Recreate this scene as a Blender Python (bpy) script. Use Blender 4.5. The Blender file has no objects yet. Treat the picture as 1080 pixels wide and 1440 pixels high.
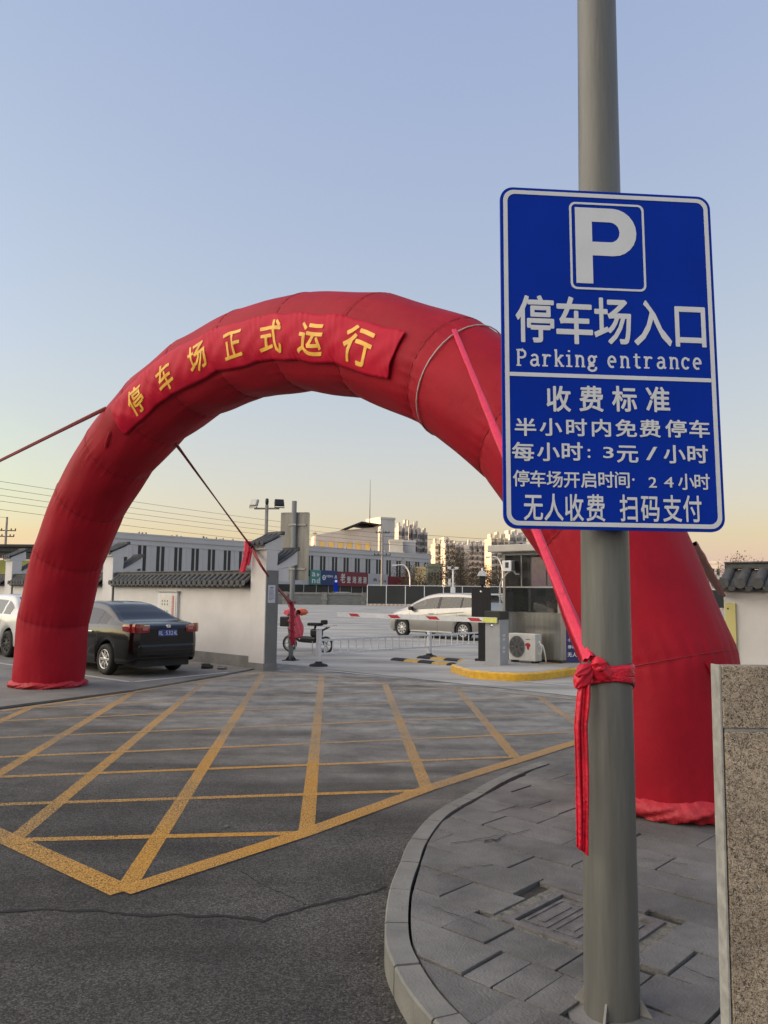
import bpy, bmesh, math, random
from math import sin, cos, pi, radians, sqrt, atan2
from mathutils import Vector, Matrix
random.seed(7)
S = bpy.context.scene
COL = S.collection

# ------------------------------------------------------------------ camera
F_PX, PITCH, ROLL, EYE = 1124.0, radians(5.74), radians(0.7), 1.6
cd = bpy.data.cameras.new('camera'); cam = bpy.data.objects.new('camera', cd); COL.objects.link(cam)
cd.sensor_fit = 'VERTICAL'; cd.sensor_height = 36.0; cd.lens = F_PX / 1440 * 36
cd.clip_start = 0.05; cd.clip_end = 3000
CAM_M = (Matrix.Rotation(pi/2 + PITCH, 3, 'X') @ Matrix.Rotation(ROLL, 3, 'Z'))
cam.matrix_world = Matrix.Translation((0, 0, EYE)) @ CAM_M.to_4x4()
S.camera = cam

# ------------------------------------------------------------------ sky, sun, exposure
SUN_EL, SUN_AZ = radians(3.2), radians(-84)       # azimuth from +Y, negative = to the left
w = bpy.data.worlds.new('World'); S.world = w; w.use_nodes = True
nt = w.node_tree; bg = nt.nodes['Background']
sky = nt.nodes.new('ShaderNodeTexSky'); sky.sky_type = 'NISHITA'; sky.sun_disc = False
sky.sun_elevation = SUN_EL; sky.sun_rotation = SUN_AZ
sky.altitude = 0; sky.air_density = 1.6; sky.dust_density = 0.3; sky.ozone_density = 0.5
# the evening sky as the photograph exposes it: each channel compressed, the glow round the sun left alone
sep = nt.nodes.new('ShaderNodeSeparateColor'); com = nt.nodes.new('ShaderNodeCombineColor'); nt.links.new(sky.outputs[0], sep.inputs[0])
SKY_K, SKY_GAIN = 1.0, 2.083
for ch_i, (c_, p_, s_) in enumerate(((.416,.535,.225), (.491,.526,.35), (.726,.293,.72))):
    pw_ = nt.nodes.new('ShaderNodeMath'); pw_.operation = 'POWER'; pw_.inputs[1].default_value = p_
    m1_ = nt.nodes.new('ShaderNodeMath'); m1_.operation = 'MULTIPLY'; m1_.inputs[1].default_value = c_*SKY_K**p_*SKY_GAIN
    m2_ = nt.nodes.new('ShaderNodeMath'); m2_.operation = 'MULTIPLY'; m2_.inputs[1].default_value = s_*SKY_K*SKY_GAIN
    mx_ = nt.nodes.new('ShaderNodeMath'); mx_.operation = 'MAXIMUM'
    fl_ = nt.nodes.new('ShaderNodeMath'); fl_.operation = 'MAXIMUM'; fl_.inputs[1].default_value = .16
    nt.links.new(sep.outputs[ch_i], fl_.inputs[0]); nt.links.new(fl_.outputs[0], pw_.inputs[0]); nt.links.new(pw_.outputs[0], m1_.inputs[0]); nt.links.new(sep.outputs[ch_i], m2_.inputs[0])
    nt.links.new(m1_.outputs[0], mx_.inputs[0]); nt.links.new(m2_.outputs[0], mx_.inputs[1]); nt.links.new(mx_.outputs[0], com.inputs[ch_i])
# broad glow added to the unseen sky, left and behind the camera, lifting the light
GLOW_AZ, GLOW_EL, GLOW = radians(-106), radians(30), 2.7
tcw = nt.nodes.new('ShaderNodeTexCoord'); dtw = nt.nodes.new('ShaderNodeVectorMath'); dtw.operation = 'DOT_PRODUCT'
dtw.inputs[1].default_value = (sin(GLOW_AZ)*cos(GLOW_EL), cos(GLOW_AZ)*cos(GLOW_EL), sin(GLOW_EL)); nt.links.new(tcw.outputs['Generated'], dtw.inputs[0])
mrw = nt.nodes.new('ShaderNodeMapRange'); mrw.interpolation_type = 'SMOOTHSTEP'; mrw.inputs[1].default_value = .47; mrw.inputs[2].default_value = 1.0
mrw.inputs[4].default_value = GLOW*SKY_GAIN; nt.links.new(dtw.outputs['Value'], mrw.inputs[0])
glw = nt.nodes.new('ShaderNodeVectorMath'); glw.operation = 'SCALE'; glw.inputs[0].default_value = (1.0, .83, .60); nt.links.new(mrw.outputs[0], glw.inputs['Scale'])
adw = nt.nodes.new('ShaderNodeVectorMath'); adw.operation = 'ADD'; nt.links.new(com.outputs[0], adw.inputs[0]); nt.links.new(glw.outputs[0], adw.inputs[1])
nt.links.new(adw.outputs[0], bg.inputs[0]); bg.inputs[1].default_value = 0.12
sd = bpy.data.lights.new('sun', 'SUN'); sd.energy = 2.4; sd.angle = radians(0.5); sd.color = (1.0, 0.58, 0.27)
sun = bpy.data.objects.new('sun', sd); COL.objects.link(sun)
sdir = Vector((sin(SUN_AZ)*cos(SUN_EL), cos(SUN_AZ)*cos(SUN_EL), sin(SUN_EL)))
sun.rotation_euler = sdir.to_track_quat('Z', 'Y').to_euler()
vs = S.view_settings; vs.view_transform = 'Standard'; vs.look = 'None'; vs.gamma = 1.0; vs.exposure = 2.0
vs.use_curve_mapping = False
S.cycles.max_bounces = 8; S.cycles.transparent_max_bounces = 12

# ------------------------------------------------------------------ helpers
def ray(u, v): return CAM_M @ Vector(((u-540)/F_PX, -(v-720)/F_PX, -1.0))
def G(u, v, z=0.0):                       # ground point seen at a photo pixel
    d = ray(u, v); t = (z-EYE)/d.z; return Vector((d.x*t, d.y*t, z))
def AT(u, v, Y):                          # point at distance Y seen at a photo pixel
    d = ray(u, v); t = Y/d.y; return Vector((d.x*t, Y, EYE+d.z*t))
LOT = radians(-43.1)                      # the gate line runs along local X, into the lot is local Y
rv = Vector((cos(LOT), sin(LOT), 0)); bv = Vector((-sin(LOT), cos(LOT), 0))

def mat(name, col, rough=0.6, var=0.15, scale=6.0, bump=0.0, bscale=60.0, metal=0.0, coat=0.0, spec=0.5, col2=None, stretch=None, detail=6, emit=None):
    m = bpy.data.materials.new(name); m.use_nodes = True; n = m.node_tree; L = n.links
    b = n.nodes['Principled BSDF']
    b.inputs['Roughness'].default_value = rough; b.inputs['Metallic'].default_value = metal
    b.inputs['Coat Weight'].default_value = coat; b.inputs['Specular IOR Level'].default_value = spec
    tc = n.nodes.new('ShaderNodeTexCoord'); mp = n.nodes.new('ShaderNodeMapping')
    L.new(tc.outputs['Object'], mp.inputs[0])
    if stretch: mp.inputs['Scale'].default_value = stretch
    nz = n.nodes.new('ShaderNodeTexNoise'); nz.inputs['Scale'].default_value = scale; nz.inputs['Detail'].default_value = detail
    nz.inputs['Roughness'].default_value = 0.65
    L.new(mp.outputs[0], nz.inputs['Vector'])
    rp = n.nodes.new('ShaderNodeValToRGB'); rp.color_ramp.elements[0].position = 0.3; rp.color_ramp.elements[1].position = 0.7
    lo = tuple(c*(1-var) for c in col); hi = col2 if col2 else tuple(min(1, c*(1+var)) for c in col)
    rp.color_ramp.elements[0].color = (*lo, 1); rp.color_ramp.elements[1].color = (*hi, 1)
    L.new(nz.outputs['Fac'], rp.inputs[0]); L.new(rp.outputs[0], b.inputs['Base Color'])
    if bump:
        n2 = n.nodes.new('ShaderNodeTexNoise'); n2.inputs['Scale'].default_value = bscale; n2.inputs['Detail'].default_value = 5
        L.new(mp.outputs[0], n2.inputs['Vector'])
        bp = n.nodes.new('ShaderNodeBump'); bp.inputs['Strength'].default_value = bump; bp.inputs['Distance'].default_value = 0.02
        L.new(n2.outputs['Fac'], bp.inputs['Height']); L.new(bp.outputs[0], b.inputs['Normal'])
    return m

def glass_mat(name, tint=(0.02, 0.025, 0.03), alpha=0.6, rough=0.03):
    m = bpy.data.materials.new(name); m.use_nodes = True; n = m.node_tree; L = n.links
    for x in list(n.nodes): n.nodes.remove(x)
    out = n.nodes.new('ShaderNodeOutputMaterial'); mx = n.nodes.new('ShaderNodeMixShader'); fr = n.nodes.new('ShaderNodeFresnel')
    fr.inputs[0].default_value = 1.5
    tr = n.nodes.new('ShaderNodeBsdfTransparent'); gl = n.nodes.new('ShaderNodeBsdfGlossy'); gl.inputs['Roughness'].default_value = rough
    df = n.nodes.new('ShaderNodeBsdfDiffuse'); df.inputs[0].default_value = (*tint, 1); m2 = n.nodes.new('ShaderNodeMixShader')
    nz = n.nodes.new('ShaderNodeTexNoise'); nz.inputs['Scale'].default_value = 3.0
    mr = n.nodes.new('ShaderNodeMapRange'); mr.inputs[3].default_value = alpha-0.03; mr.inputs[4].default_value = alpha+0.03
    L.new(nz.outputs['Fac'], mr.inputs[0]); L.new(mr.outputs[0], m2.inputs[0])
    L.new(tr.outputs[0], m2.inputs[1]); L.new(df.outputs[0], m2.inputs[2])
    L.new(fr.outputs[0], mx.inputs[0]); L.new(m2.outputs[0], mx.inputs[1]); L.new(gl.outputs[0], mx.inputs[2])
    L.new(mx.outputs[0], out.inputs[0]); return m

class MB:
    """collects shapes and links them as ONE mesh object"""
    def __init__(s): s.v = []; s.f = []; s.sm = []
    def add(s, vs, fs, smooth=False):
        o = len(s.v); s.v += [tuple(p) for p in vs]; s.f += [[i+o for i in q] for q in fs]; s.sm += [smooth]*len(fs); return s
    def box(s, x0, x1, y0, y1, z0, z1, M=None, bev=0.0):
        if bev:
            b = min(bev, (x1-x0)*.45, (y1-y0)*.45, (z1-z0)*.45)
            bm = bmesh.new(); bmesh.ops.create_cube(bm, size=1.0)
            for q in bm.verts: q.co = Vector(((x0+x1)/2+q.co.x*(x1-x0), (y0+y1)/2+q.co.y*(y1-y0), (z0+z1)/2+q.co.z*(z1-z0)))
            bmesh.ops.bevel(bm, geom=bm.edges[:], offset=b, segments=2, profile=0.5, affect='EDGES')
            bm.verts.index_update()
            vs = [M @ q.co if M else q.co.copy() for q in bm.verts]; fs = [[q.index for q in f.verts] for f in bm.faces]; bm.free()
            return s.add(vs, fs)
        vs = [Vector((x, y, z)) for z in (z0, z1) for y in (y0, y1) for x in (x0, x1)]
        if M: vs = [M @ q for q in vs]
        return s.add(vs, [(0,2,3,1),(4,5,7,6),(0,1,5,4),(2,6,7,3),(0,4,6,2),(1,3,7,5)])
    def tube(s, pts, r, n=8, cap=True, smooth=True, flat=1.0):
        pts = [Vector(p) for p in pts]; rs = r if isinstance(r, (list, tuple)) else [r]*len(pts)
        t0 = (pts[1]-pts[0]).normalized(); up = Vector((0,0,1)) if abs(t0.z) < .9 else Vector((1,0,0))
        nx = t0.cross(up).normalized(); vs = []; k = len(pts)
        for i, p in enumerate(pts):
            t = (pts[min(i+1,k-1)]-pts[max(i-1,0)]).normalized()
            nx = (nx - t*nx.dot(t)).normalized(); ny = t.cross(nx)
            for j in range(n):
                a = 2*pi*j/n; vs.append(p + (nx*cos(a)*flat + ny*sin(a))*rs[i])
        fs = [(i*n+j, i*n+(j+1)%n, (i+1)*n+(j+1)%n, (i+1)*n+j) for i in range(k-1) for j in range(n)]
        s.add(vs, fs, smooth)
        if cap: s.add(vs[:n], [list(range(n))[::-1]]); s.add(vs[-n:], [list(range(n))])
        return s
    def lathe(s, prof, n=24, M=None, smooth=True):        # prof: (radius, z) round local Z
        vs = [Vector((q[0]*cos(2*pi*j/n), q[0]*sin(2*pi*j/n), q[1])) for q in prof for j in range(n)]
        if M: vs = [M @ q for q in vs]
        return s.add(vs, [(i*n+j, i*n+(j+1)%n, (i+1)*n+(j+1)%n, (i+1)*n+j) for i in range(len(prof)-1) for j in range(n)], smooth)
    def prism(s, poly, y0, y1, M=None):                   # polygon in X-Z, thickness along Y
        n = len(poly); vs = [Vector((p[0], y, p[1])) for y in (y0, y1) for p in poly]
        if M: vs = [M @ q for q in vs]
        return s.add(vs, [list(range(n)), list(range(n, 2*n))[::-1]] + [(i, i+n, (i+1)%n+n, (i+1)%n) for i in range(n)])
    def slab(s, poly, z0, z1):                            # polygon in X-Y, thickness along Z
        n = len(poly); vs = [Vector((p[0], p[1], z)) for z in (z0, z1) for p in poly]
        return s.add(vs, [list(range(n))[::-1], list(range(n, 2*n))] + [(i, (i+1)%n, (i+1)%n+n, i+n) for i in range(n)])
    def ring(s, outer, inner, y0, y1):                    # closed band between two outlines of equal length in X-Z
        n = len(outer); vs = [Vector((p[0], y, p[1])) for y in (y0, y1) for L in (outer, inner) for p in L]; fs = []
        for i in range(n):
            j = (i+1) % n
            fs += [(i, j, n+j, n+i), (2*n+i, 3*n+i, 3*n+j, 2*n+j), (i, 2*n+i, 2*n+j, j), (n+i, n+j, 3*n+j, 3*n+i)]
        return s.add(vs, fs)
    def grid(s, P, smooth=True, closed=False):            # P: rows of points
        m = len(P[0]); vs = [q for row in P for q in row]; c = m if closed else m-1
        return s.add(vs, [(i*m+j, i*m+(j+1)%m, (i+1)*m+(j+1)%m, (i+1)*m+j) for i in range(len(P)-1) for j in range(c)], smooth)
    def build(s, name, m, parent=None, loc=None, rotz=0.0, recalc=True):
        me = bpy.data.meshes.new(name); me.from_pydata(s.v, [], s.f)
        me.polygons.foreach_set('use_smooth', s.sm)
        if recalc:
            bm = bmesh.new(); bm.from_mesh(me); bmesh.ops.recalc_face_normals(bm, faces=bm.faces[:]); bm.to_mesh(me); bm.free()
        me.materials.append(m); me.update()
        o = bpy.data.objects.new(name, me); COL.objects.link(o)
        if parent: o.parent = parent
        if loc is not None: o.location = loc
        o.rotation_euler[2] = rotz
        return o

def tag(o, label, cat, group=None):
    o['label'] = label; o['category'] = cat
    if group: o['group'] = group
    return o
def thing(name, label, cat, loc=(0,0,0), rotz=0.0, group=None):
    o = bpy.data.objects.new(name, None); COL.objects.link(o); o.location = loc; o.rotation_euler[2] = rotz
    o.empty_display_size = 0.1
    return tag(o, label, cat, group)
def struct(o): o['kind'] = 'structure'; return o
def stuff(o): o['kind'] = 'stuff'; return o
def dup(root, loc, rotz, label, group=None, scale=None):
    def cp(o, par):
        c = o.copy(); COL.objects.link(c)
        if par: c.parent = par
        for ch in list(o.children): cp(ch, c)
        return c
    r = cp(root, None); r.location = loc; r.rotation_euler[2] = rotz; r['label'] = label
    if group: r['group'] = group; root['group'] = group
    if scale: r.scale = scale
    return r
def rrect(x0, x1, z0, z1, r, k=6):
    P = []
    for cx, cz, a0 in ((x1-r, z1-r, 0), (x0+r, z1-r, pi/2), (x0+r, z0+r, pi), (x1-r, z0+r, 1.5*pi)):
        P += [(cx+r*cos(a0+pi/2*i/k), cz+r*sin(a0+pi/2*i/k)) for i in range(k+1)]
    return P

_gl = {}
def glyph(ch, off):
    """flat outline of one character in em units (triangulated)"""
    key = (ch, off)
    if key not in _gl:
        c = bpy.data.curves.new('glyph', 'FONT'); c.body = ch; c.offset = off; c.resolution_u = 3
        o = bpy.data.objects.new('glyph', c); COL.objects.link(o); bpy.context.view_layer.update()
        me = bpy.data.meshes.new_from_object(o.evaluated_get(bpy.context.evaluated_depsgraph_get()))
        _gl[key] = ([(q.co.x, q.co.y) for q in me.vertices], [list(p.vertices) for p in me.polygons])
        bpy.data.objects.remove(o); bpy.data.curves.remove(c); bpy.data.meshes.remove(me)
    return _gl[key]
def put_glyph(mb, ch, cx, cz, gw, gh, y, off=0.015, cjk=True):
    """a character of glyph size gw x gh centred on (cx, cz) in the local X-Z plane"""
    vs, fs = glyph(ch, 0.0)
    if cjk: ex, ez, sx, sz = 0.5, 0.38, gw/0.93, gh/0.93
    else:
        xs = [q[0] for q in vs]; zs = [q[1] for q in vs]
        ex, ez = (min(xs)+max(xs))/2, (min(zs)+max(zs))/2; sx, sz = gw/(max(xs)-min(xs)), gh/(max(zs)-min(zs))
    d = off*.9
    for k, (dx, dz) in enumerate(((0,0),(d,0),(-d,0),(0,d),(0,-d),(d*.7,d*.7),(-d*.7,-d*.7),(d*.7,-d*.7),(-d*.7,d*.7)) if off else ((0,0),)):
        mb.add([(cx+(q[0]-ex+dx)*sx, y-.00012*k, cz+(q[1]-ez+dz)*sz) for q in vs], fs)      # boldened by stacked copies

# ------------------------------------------------------------------ materials
def asphalt_mat():
    m = bpy.data.materials.new('asphalt'); m.use_nodes = True; n = m.node_tree; L = n.links; b = n.nodes['Principled BSDF']
    tc = n.nodes.new('ShaderNodeTexCoord')
    def noise(sc, det=4, rg=.6):
        q = n.nodes.new('ShaderNodeTexNoise'); q.inputs['Scale'].default_value = sc; q.inputs['Detail'].default_value = det
        q.inputs['Roughness'].default_value = rg; L.new(tc.outputs['Object'], q.inputs['Vector']); return q
    def ramp(src, p0, p1, c0, c1):
        q = n.nodes.new('ShaderNodeValToRGB'); q.color_ramp.elements[0].position = p0; q.color_ramp.elements[1].position = p1
        q.color_ramp.elements[0].color = (*c0, 1); q.color_ramp.elements[1].color = (*c1, 1); L.new(src, q.inputs[0]); return q
    def mix(fac, a, bb, mode='MIX'):
        q = n.nodes.new('ShaderNodeMix'); q.data_type = 'RGBA'; q.blend_type = mode
        if hasattr(fac, 'links'): L.new(fac, q.inputs[0])
        else: q.inputs[0].default_value = fac
        for s_, i in ((a, 6), (bb, 7)):
            if hasattr(s_, 'links'): L.new(s_, q.inputs[i])
            else: q.inputs[i].default_value = (*s_, 1)
        return q.outputs[2]
    speck = ramp(noise(120, 4, .85).outputs['Fac'], .40, .62, (.022,.0215,.0205), (.150,.146,.138))
    big = ramp(noise(.9, 6, .62).outputs['Fac'], .35, .68, (.62,.62,.62), (1.35,1.33,1.3))
    vg = n.nodes.new('ShaderNodeTexVoronoi'); vg.inputs['Scale'].default_value = 110; L.new(tc.outputs['Object'], vg.inputs['Vector'])
    vs_ = n.nodes.new('ShaderNodeSeparateColor'); L.new(vg.outputs['Color'], vs_.inputs[0])
    chip = ramp(vs_.outputs[0], .25, .98, (.55,.55,.55), (1.60,1.59,1.58))
    sp2 = mix(1.0, speck.outputs[0], chip.outputs[0], 'MULTIPLY')
    base = mix(1.0, sp2, big.outputs[0], 'MULTIPLY')
    # far side paler: dusty tone with grazing sheen painted into the colour
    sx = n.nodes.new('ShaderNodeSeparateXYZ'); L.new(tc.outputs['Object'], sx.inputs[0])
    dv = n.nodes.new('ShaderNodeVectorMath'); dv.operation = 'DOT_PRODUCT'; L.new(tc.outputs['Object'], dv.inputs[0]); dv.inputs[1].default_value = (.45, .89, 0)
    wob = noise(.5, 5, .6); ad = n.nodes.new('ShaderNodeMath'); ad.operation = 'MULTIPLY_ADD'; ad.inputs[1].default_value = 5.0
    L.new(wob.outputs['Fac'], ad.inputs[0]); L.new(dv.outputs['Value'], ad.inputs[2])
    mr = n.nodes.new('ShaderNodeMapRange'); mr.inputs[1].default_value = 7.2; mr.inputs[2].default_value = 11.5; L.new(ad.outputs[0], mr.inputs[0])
    dust_sheen = ramp(noise(2.2, 8, .7).outputs['Fac'], .32, .7, (.13,.127,.118), (.36,.345,.315))
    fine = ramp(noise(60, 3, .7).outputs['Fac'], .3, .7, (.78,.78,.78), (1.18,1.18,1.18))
    dust_sheen2 = mix(1.0, dust_sheen.outputs[0], fine.outputs[0], 'MULTIPLY')
    mp = n.nodes.new('ShaderNodeMapping'); mp.inputs['Rotation'].default_value = (0, 0, .75); mp.inputs['Scale'].default_value = (.28, 1.5, 1); L.new(tc.outputs['Object'], mp.inputs[0])
    st = n.nodes.new('ShaderNodeTexNoise'); st.inputs['Scale'].default_value = 1.3; st.inputs['Detail'].default_value = 7; L.new(mp.outputs[0], st.inputs['Vector'])
    tyre = ramp(st.outputs['Fac'], .36, .56, (.62,.61,.60), (1.06,1.06,1.06))              # drag marks and oil stains along the turn
    c = mix(1.0, mix(mr.outputs[0], base, dust_sheen2), tyre.outputs[0], 'MULTIPLY')
    L.new(c, b.inputs['Base Color']); b.inputs['Roughness'].default_value = .85; b.inputs['Specular IOR Level'].default_value = .35
    bp = n.nodes.new('ShaderNodeBump'); bp.inputs['Strength'].default_value = 1.0; bp.inputs['Distance'].default_value = .010
    L.new(noise(120, 4, .85).outputs['Fac'], bp.inputs['Height']); L.new(bp.outputs[0], b.inputs['Normal'])
    return m
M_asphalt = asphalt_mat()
M_conc = mat('lot_concrete', (.27,.26,.24), .8, .48, .55, .25, 40, col2=(.46,.445,.41), stretch=(.5, 1.6, 1), detail=10)
M_slab = mat('left_concrete', (.16,.155,.142), .85, .3, 1.1, .3, 60, detail=9)
M_dirt = mat('dirt_ground', (.14,.13,.115), .95, .3, .3)
M_paver = None
def paver_mat():
    m = mat('paver_stone', (.134,.132,.127), .8, .46, 2.2, .5, 90, detail=12)
    n = m.node_tree; L = n.links; b = n.nodes['Principled BSDF']
    vc = n.nodes.new('ShaderNodeVertexColor'); vc.layer_name = 'tone'
    mx = n.nodes.new('ShaderNodeMix'); mx.data_type = 'RGBA'; mx.blend_type = 'MULTIPLY'; mx.inputs[0].default_value = 1
    src = b.inputs['Base Color'].links[0].from_socket
    L.new(src, mx.inputs[6]); L.new(vc.outputs[0], mx.inputs[7]); L.new(mx.outputs[2], b.inputs['Base Color'])
    return m
M_kerb = mat('kerb_stone', (.165,.165,.15), .8, .25, 4, .3, 90, detail=9)
M_joint = mat('joint_dirt', (.035,.034,.028), .95, .5, 14, .6, 40)
M_red = mat('red_cloth', (.30,.0052,.017), .62, .16, 1.3, .22, 11, spec=.18)
M_redskirt = mat('red_cloth_rumpled', (.40,.016,.028), .6, .25, 12, .5, 30)
M_ribbon = mat('red_ribbon', (.66,.010,.055), .42, .18, 20, .25, 40)
M_ribdark = mat('dark_red_ribbon', (.20,.015,.02), .6, .25, 20)
M_ribred = mat('bright_red_ribbon', (.56,.006,.028), .45, .22, 20, .4, 45)
M_ribmid = mat('mid_red_ribbon', (.36,.012,.035), .5, .25, 20, .25, 40)
M_banner = mat('banner_cloth', (.44,.004,.028), .55, .10, 3, .25, 7, spec=.15)
M_gold = mat('gold_tape', (.80,.44,.05), .5, .18, 8)
M_rope = mat('pale_rope', (.5,.4,.38), .7, .2, 30)
M_pole = mat('painted_pole', (.120,.122,.112), .45, .30, 5, .08, 30, stretch=(3, 3, .22), spec=.5)
M_blue = mat('sign_blue', (.0003,.026,.32), .45, .10, 2.5, spec=.10)
M_white = mat('sign_white', (.62,.64,.66), .45, .06, 6)
M_signback = mat('sign_back', (.25,.245,.22), .45, .30, 3, metal=.3, stretch=(2, 2, .3))
M_steel = mat('brushed_steel', (.42,.41,.385), .24, .22, 5, .05, 40, metal=.95, stretch=(2.5, 2.5, .15))
M_galv = mat('galvanised', (.34,.34,.33), .5, .15, 10, metal=.4)
M_wall = mat('white_render', (.59,.575,.56), .85, .08, 1.6, .15, 60, detail=8)
M_plinth = mat('grey_plinth', (.20,.195,.185), .85, .3, 2.5, .3, 40, detail=9)
M_tile = mat('grey_roof_tile', (.062,.064,.066), .7, .35, 9, .2, 50)
M_greypaint = mat('grey_paint', (.16,.165,.16), .7, .12, 3)
def granite_mat():
    m = bpy.data.materials.new('granite'); m.use_nodes = True; n = m.node_tree; L = n.links; b = n.nodes['Principled BSDF']
    tc = n.nodes.new('ShaderNodeTexCoord'); vo = n.nodes.new('ShaderNodeTexVoronoi'); vo.inputs['Scale'].default_value = 210
    nz0 = n.nodes.new('ShaderNodeTexNoise'); nz0.inputs['Scale'].default_value = 90; nz0.inputs['Detail'].default_value = 3
    add = n.nodes.new('ShaderNodeMix'); add.data_type = 'RGBA'; add.blend_type = 'LINEAR_LIGHT'; add.inputs[0].default_value = .02
    L.new(tc.outputs['Object'], nz0.inputs['Vector']); L.new(tc.outputs['Object'], add.inputs[6]); L.new(nz0.outputs['Color'], add.inputs[7])
    L.new(add.outputs[2], vo.inputs['Vector'])
    rp = n.nodes.new('ShaderNodeValToRGB'); cr = rp.color_ramp; cr.interpolation = 'CONSTANT'
    cols = [(0, (.06,.05,.04)), (.14, (.25,.205,.15)), (.38, (.40,.33,.25)), (.62, (.50,.43,.345)), (.84, (.15,.125,.095)), (.92, (.56,.52,.46))]
    while len(cr.elements) < len(cols): cr.elements.new(.5)
    for e, (p, c) in zip(cr.elements, cols): e.position = p; e.color = (*c, 1)
    sp = n.nodes.new('ShaderNodeSeparateColor'); L.new(vo.outputs['Color'], sp.inputs[0]); L.new(sp.outputs[0], rp.inputs[0])
    n2 = n.nodes.new('ShaderNodeTexNoise'); n2.inputs['Scale'].default_value = 3.5; n2.inputs['Detail'].default_value = 8; L.new(tc.outputs['Object'], n2.inputs['Vector'])
    r2 = n.nodes.new('ShaderNodeValToRGB'); r2.color_ramp.elements[0].position = .3; r2.color_ramp.elements[0].color = (.55,.54,.52,1)
    r2.color_ramp.elements[1].position = .62; r2.color_ramp.elements[1].color = (1.05,1,.94,1); L.new(n2.outputs['Fac'], r2.inputs[0])
    mx = n.nodes.new('ShaderNodeMix'); mx.data_type = 'RGBA'; mx.blend_type = 'MULTIPLY'; mx.inputs[0].default_value = 1
    L.new(rp.outputs[0], mx.inputs[6]); L.new(r2.outputs[0], mx.inputs[7]); L.new(mx.outputs[2], b.inputs['Base Color'])
    b.inputs['Roughness'].default_value = .7
    bp = n.nodes.new('ShaderNodeBump'); bp.inputs['Strength'].default_value = .5; bp.inputs['Distance'].default_value = .003
    L.new(vo.outputs['Distance'], bp.inputs['Height']); L.new(bp.outputs[0], b.inputs['Normal']); return m
M_granite = granite_mat()
def paint_mat(name, col, col2, wear):
    """road paint worn through to the asphalt in places"""
    m = bpy.data.materials.new(name); m.use_nodes = True; n = m.node_tree; L = n.links; b = n.nodes['Principled BSDF']; out = n.nodes['Material Output']
    tc = n.nodes.new('ShaderNodeTexCoord')
    a = n.nodes.new('ShaderNodeTexNoise'); a.inputs['Scale'].default_value = 110; a.inputs['Detail'].default_value = 4; a.inputs['Roughness'].default_value = .75
    c = n.nodes.new('ShaderNodeTexNoise'); c.inputs['Scale'].default_value = .42; c.inputs['Detail'].default_value = 5
    for q in (a, c): L.new(tc.outputs['Object'], q.inputs['Vector'])
    rp = n.nodes.new('ShaderNodeValToRGB'); rp.color_ramp.elements[0].position = .40; rp.color_ramp.elements[1].position = .62
    rp.color_ramp.elements[0].color = (*col, 1); rp.color_ramp.elements[1].color = (*col2, 1)
    L.new(c.outputs['Fac'], rp.inputs[0]); L.new(rp.outputs[0], b.inputs['Base Color']); b.inputs['Roughness'].default_value = .8
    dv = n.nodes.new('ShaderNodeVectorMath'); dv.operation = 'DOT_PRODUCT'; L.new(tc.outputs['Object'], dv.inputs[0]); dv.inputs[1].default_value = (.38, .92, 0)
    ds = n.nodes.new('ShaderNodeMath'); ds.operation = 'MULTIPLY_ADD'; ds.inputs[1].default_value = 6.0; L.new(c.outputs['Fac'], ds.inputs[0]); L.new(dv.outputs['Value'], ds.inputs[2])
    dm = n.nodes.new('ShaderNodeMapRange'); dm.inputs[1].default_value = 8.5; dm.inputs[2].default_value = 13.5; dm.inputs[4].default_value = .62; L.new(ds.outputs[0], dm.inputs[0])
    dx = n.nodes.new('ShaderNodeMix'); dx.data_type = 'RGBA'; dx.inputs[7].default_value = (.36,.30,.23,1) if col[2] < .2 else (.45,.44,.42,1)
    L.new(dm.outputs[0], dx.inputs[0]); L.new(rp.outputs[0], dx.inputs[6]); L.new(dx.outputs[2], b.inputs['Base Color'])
    ad = n.nodes.new('ShaderNodeMath'); ad.operation = 'ADD'; L.new(a.outputs['Fac'], ad.inputs[0])
    ml = n.nodes.new('ShaderNodeMath'); ml.operation = 'MULTIPLY'; ml.inputs[1].default_value = .35; L.new(c.outputs['Fac'], ml.inputs[0]); L.new(ml.outputs[0], ad.inputs[1])
    mr = n.nodes.new('ShaderNodeMapRange'); mr.inputs[1].default_value = wear; mr.inputs[2].default_value = wear+.12; mr.inputs[3].default_value = .06; mr.inputs[4].default_value = .85
    L.new(ad.outputs[0], mr.inputs[0])
    tr = n.nodes.new('ShaderNodeBsdfTransparent'); mx = n.nodes.new('ShaderNodeMixShader')
    L.new(mr.outputs[0], mx.inputs[0]); L.new(b.outputs[0], mx.inputs[1]); L.new(tr.outputs[0], mx.inputs[2]); L.new(mx.outputs[0], out.inputs[0]); return m
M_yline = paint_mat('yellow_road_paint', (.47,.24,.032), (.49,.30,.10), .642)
M_wline = paint_mat('white_road_paint', (.42,.42,.42), (.5,.5,.49), .72)
M_carblack = mat('black_car_paint', (.004,.004,.0045), .16, .1, 3, coat=.35, spec=.3)
M_carsilver = mat('silver_car_paint', (.36,.35,.325), .34, .05, 3, metal=.6, coat=.5)
M_carwhite = mat('white_car_paint', (.55,.56,.54), .3, .08, 3, coat=.5)
M_carglass = glass_mat('car_glass', (.008,.009,.011), .80)
M_tint = glass_mat('tinted_glass', (.004,.005,.007), .95)
M_palew = glass_mat('pale_car_glass', (.14,.135,.12), .72, .05)
M_glass = glass_mat('window_glass', (.05,.055,.055), .30, .02)
M_rubber = mat('rubber', (.012,.012,.012), .8, .2, 20, .2, 80)
M_alloy = mat('alloy', (.55,.55,.54), .3, .1, 10, metal=.8)
M_black = mat('black_plastic', (.012,.012,.013), .5, .2, 10)
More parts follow.
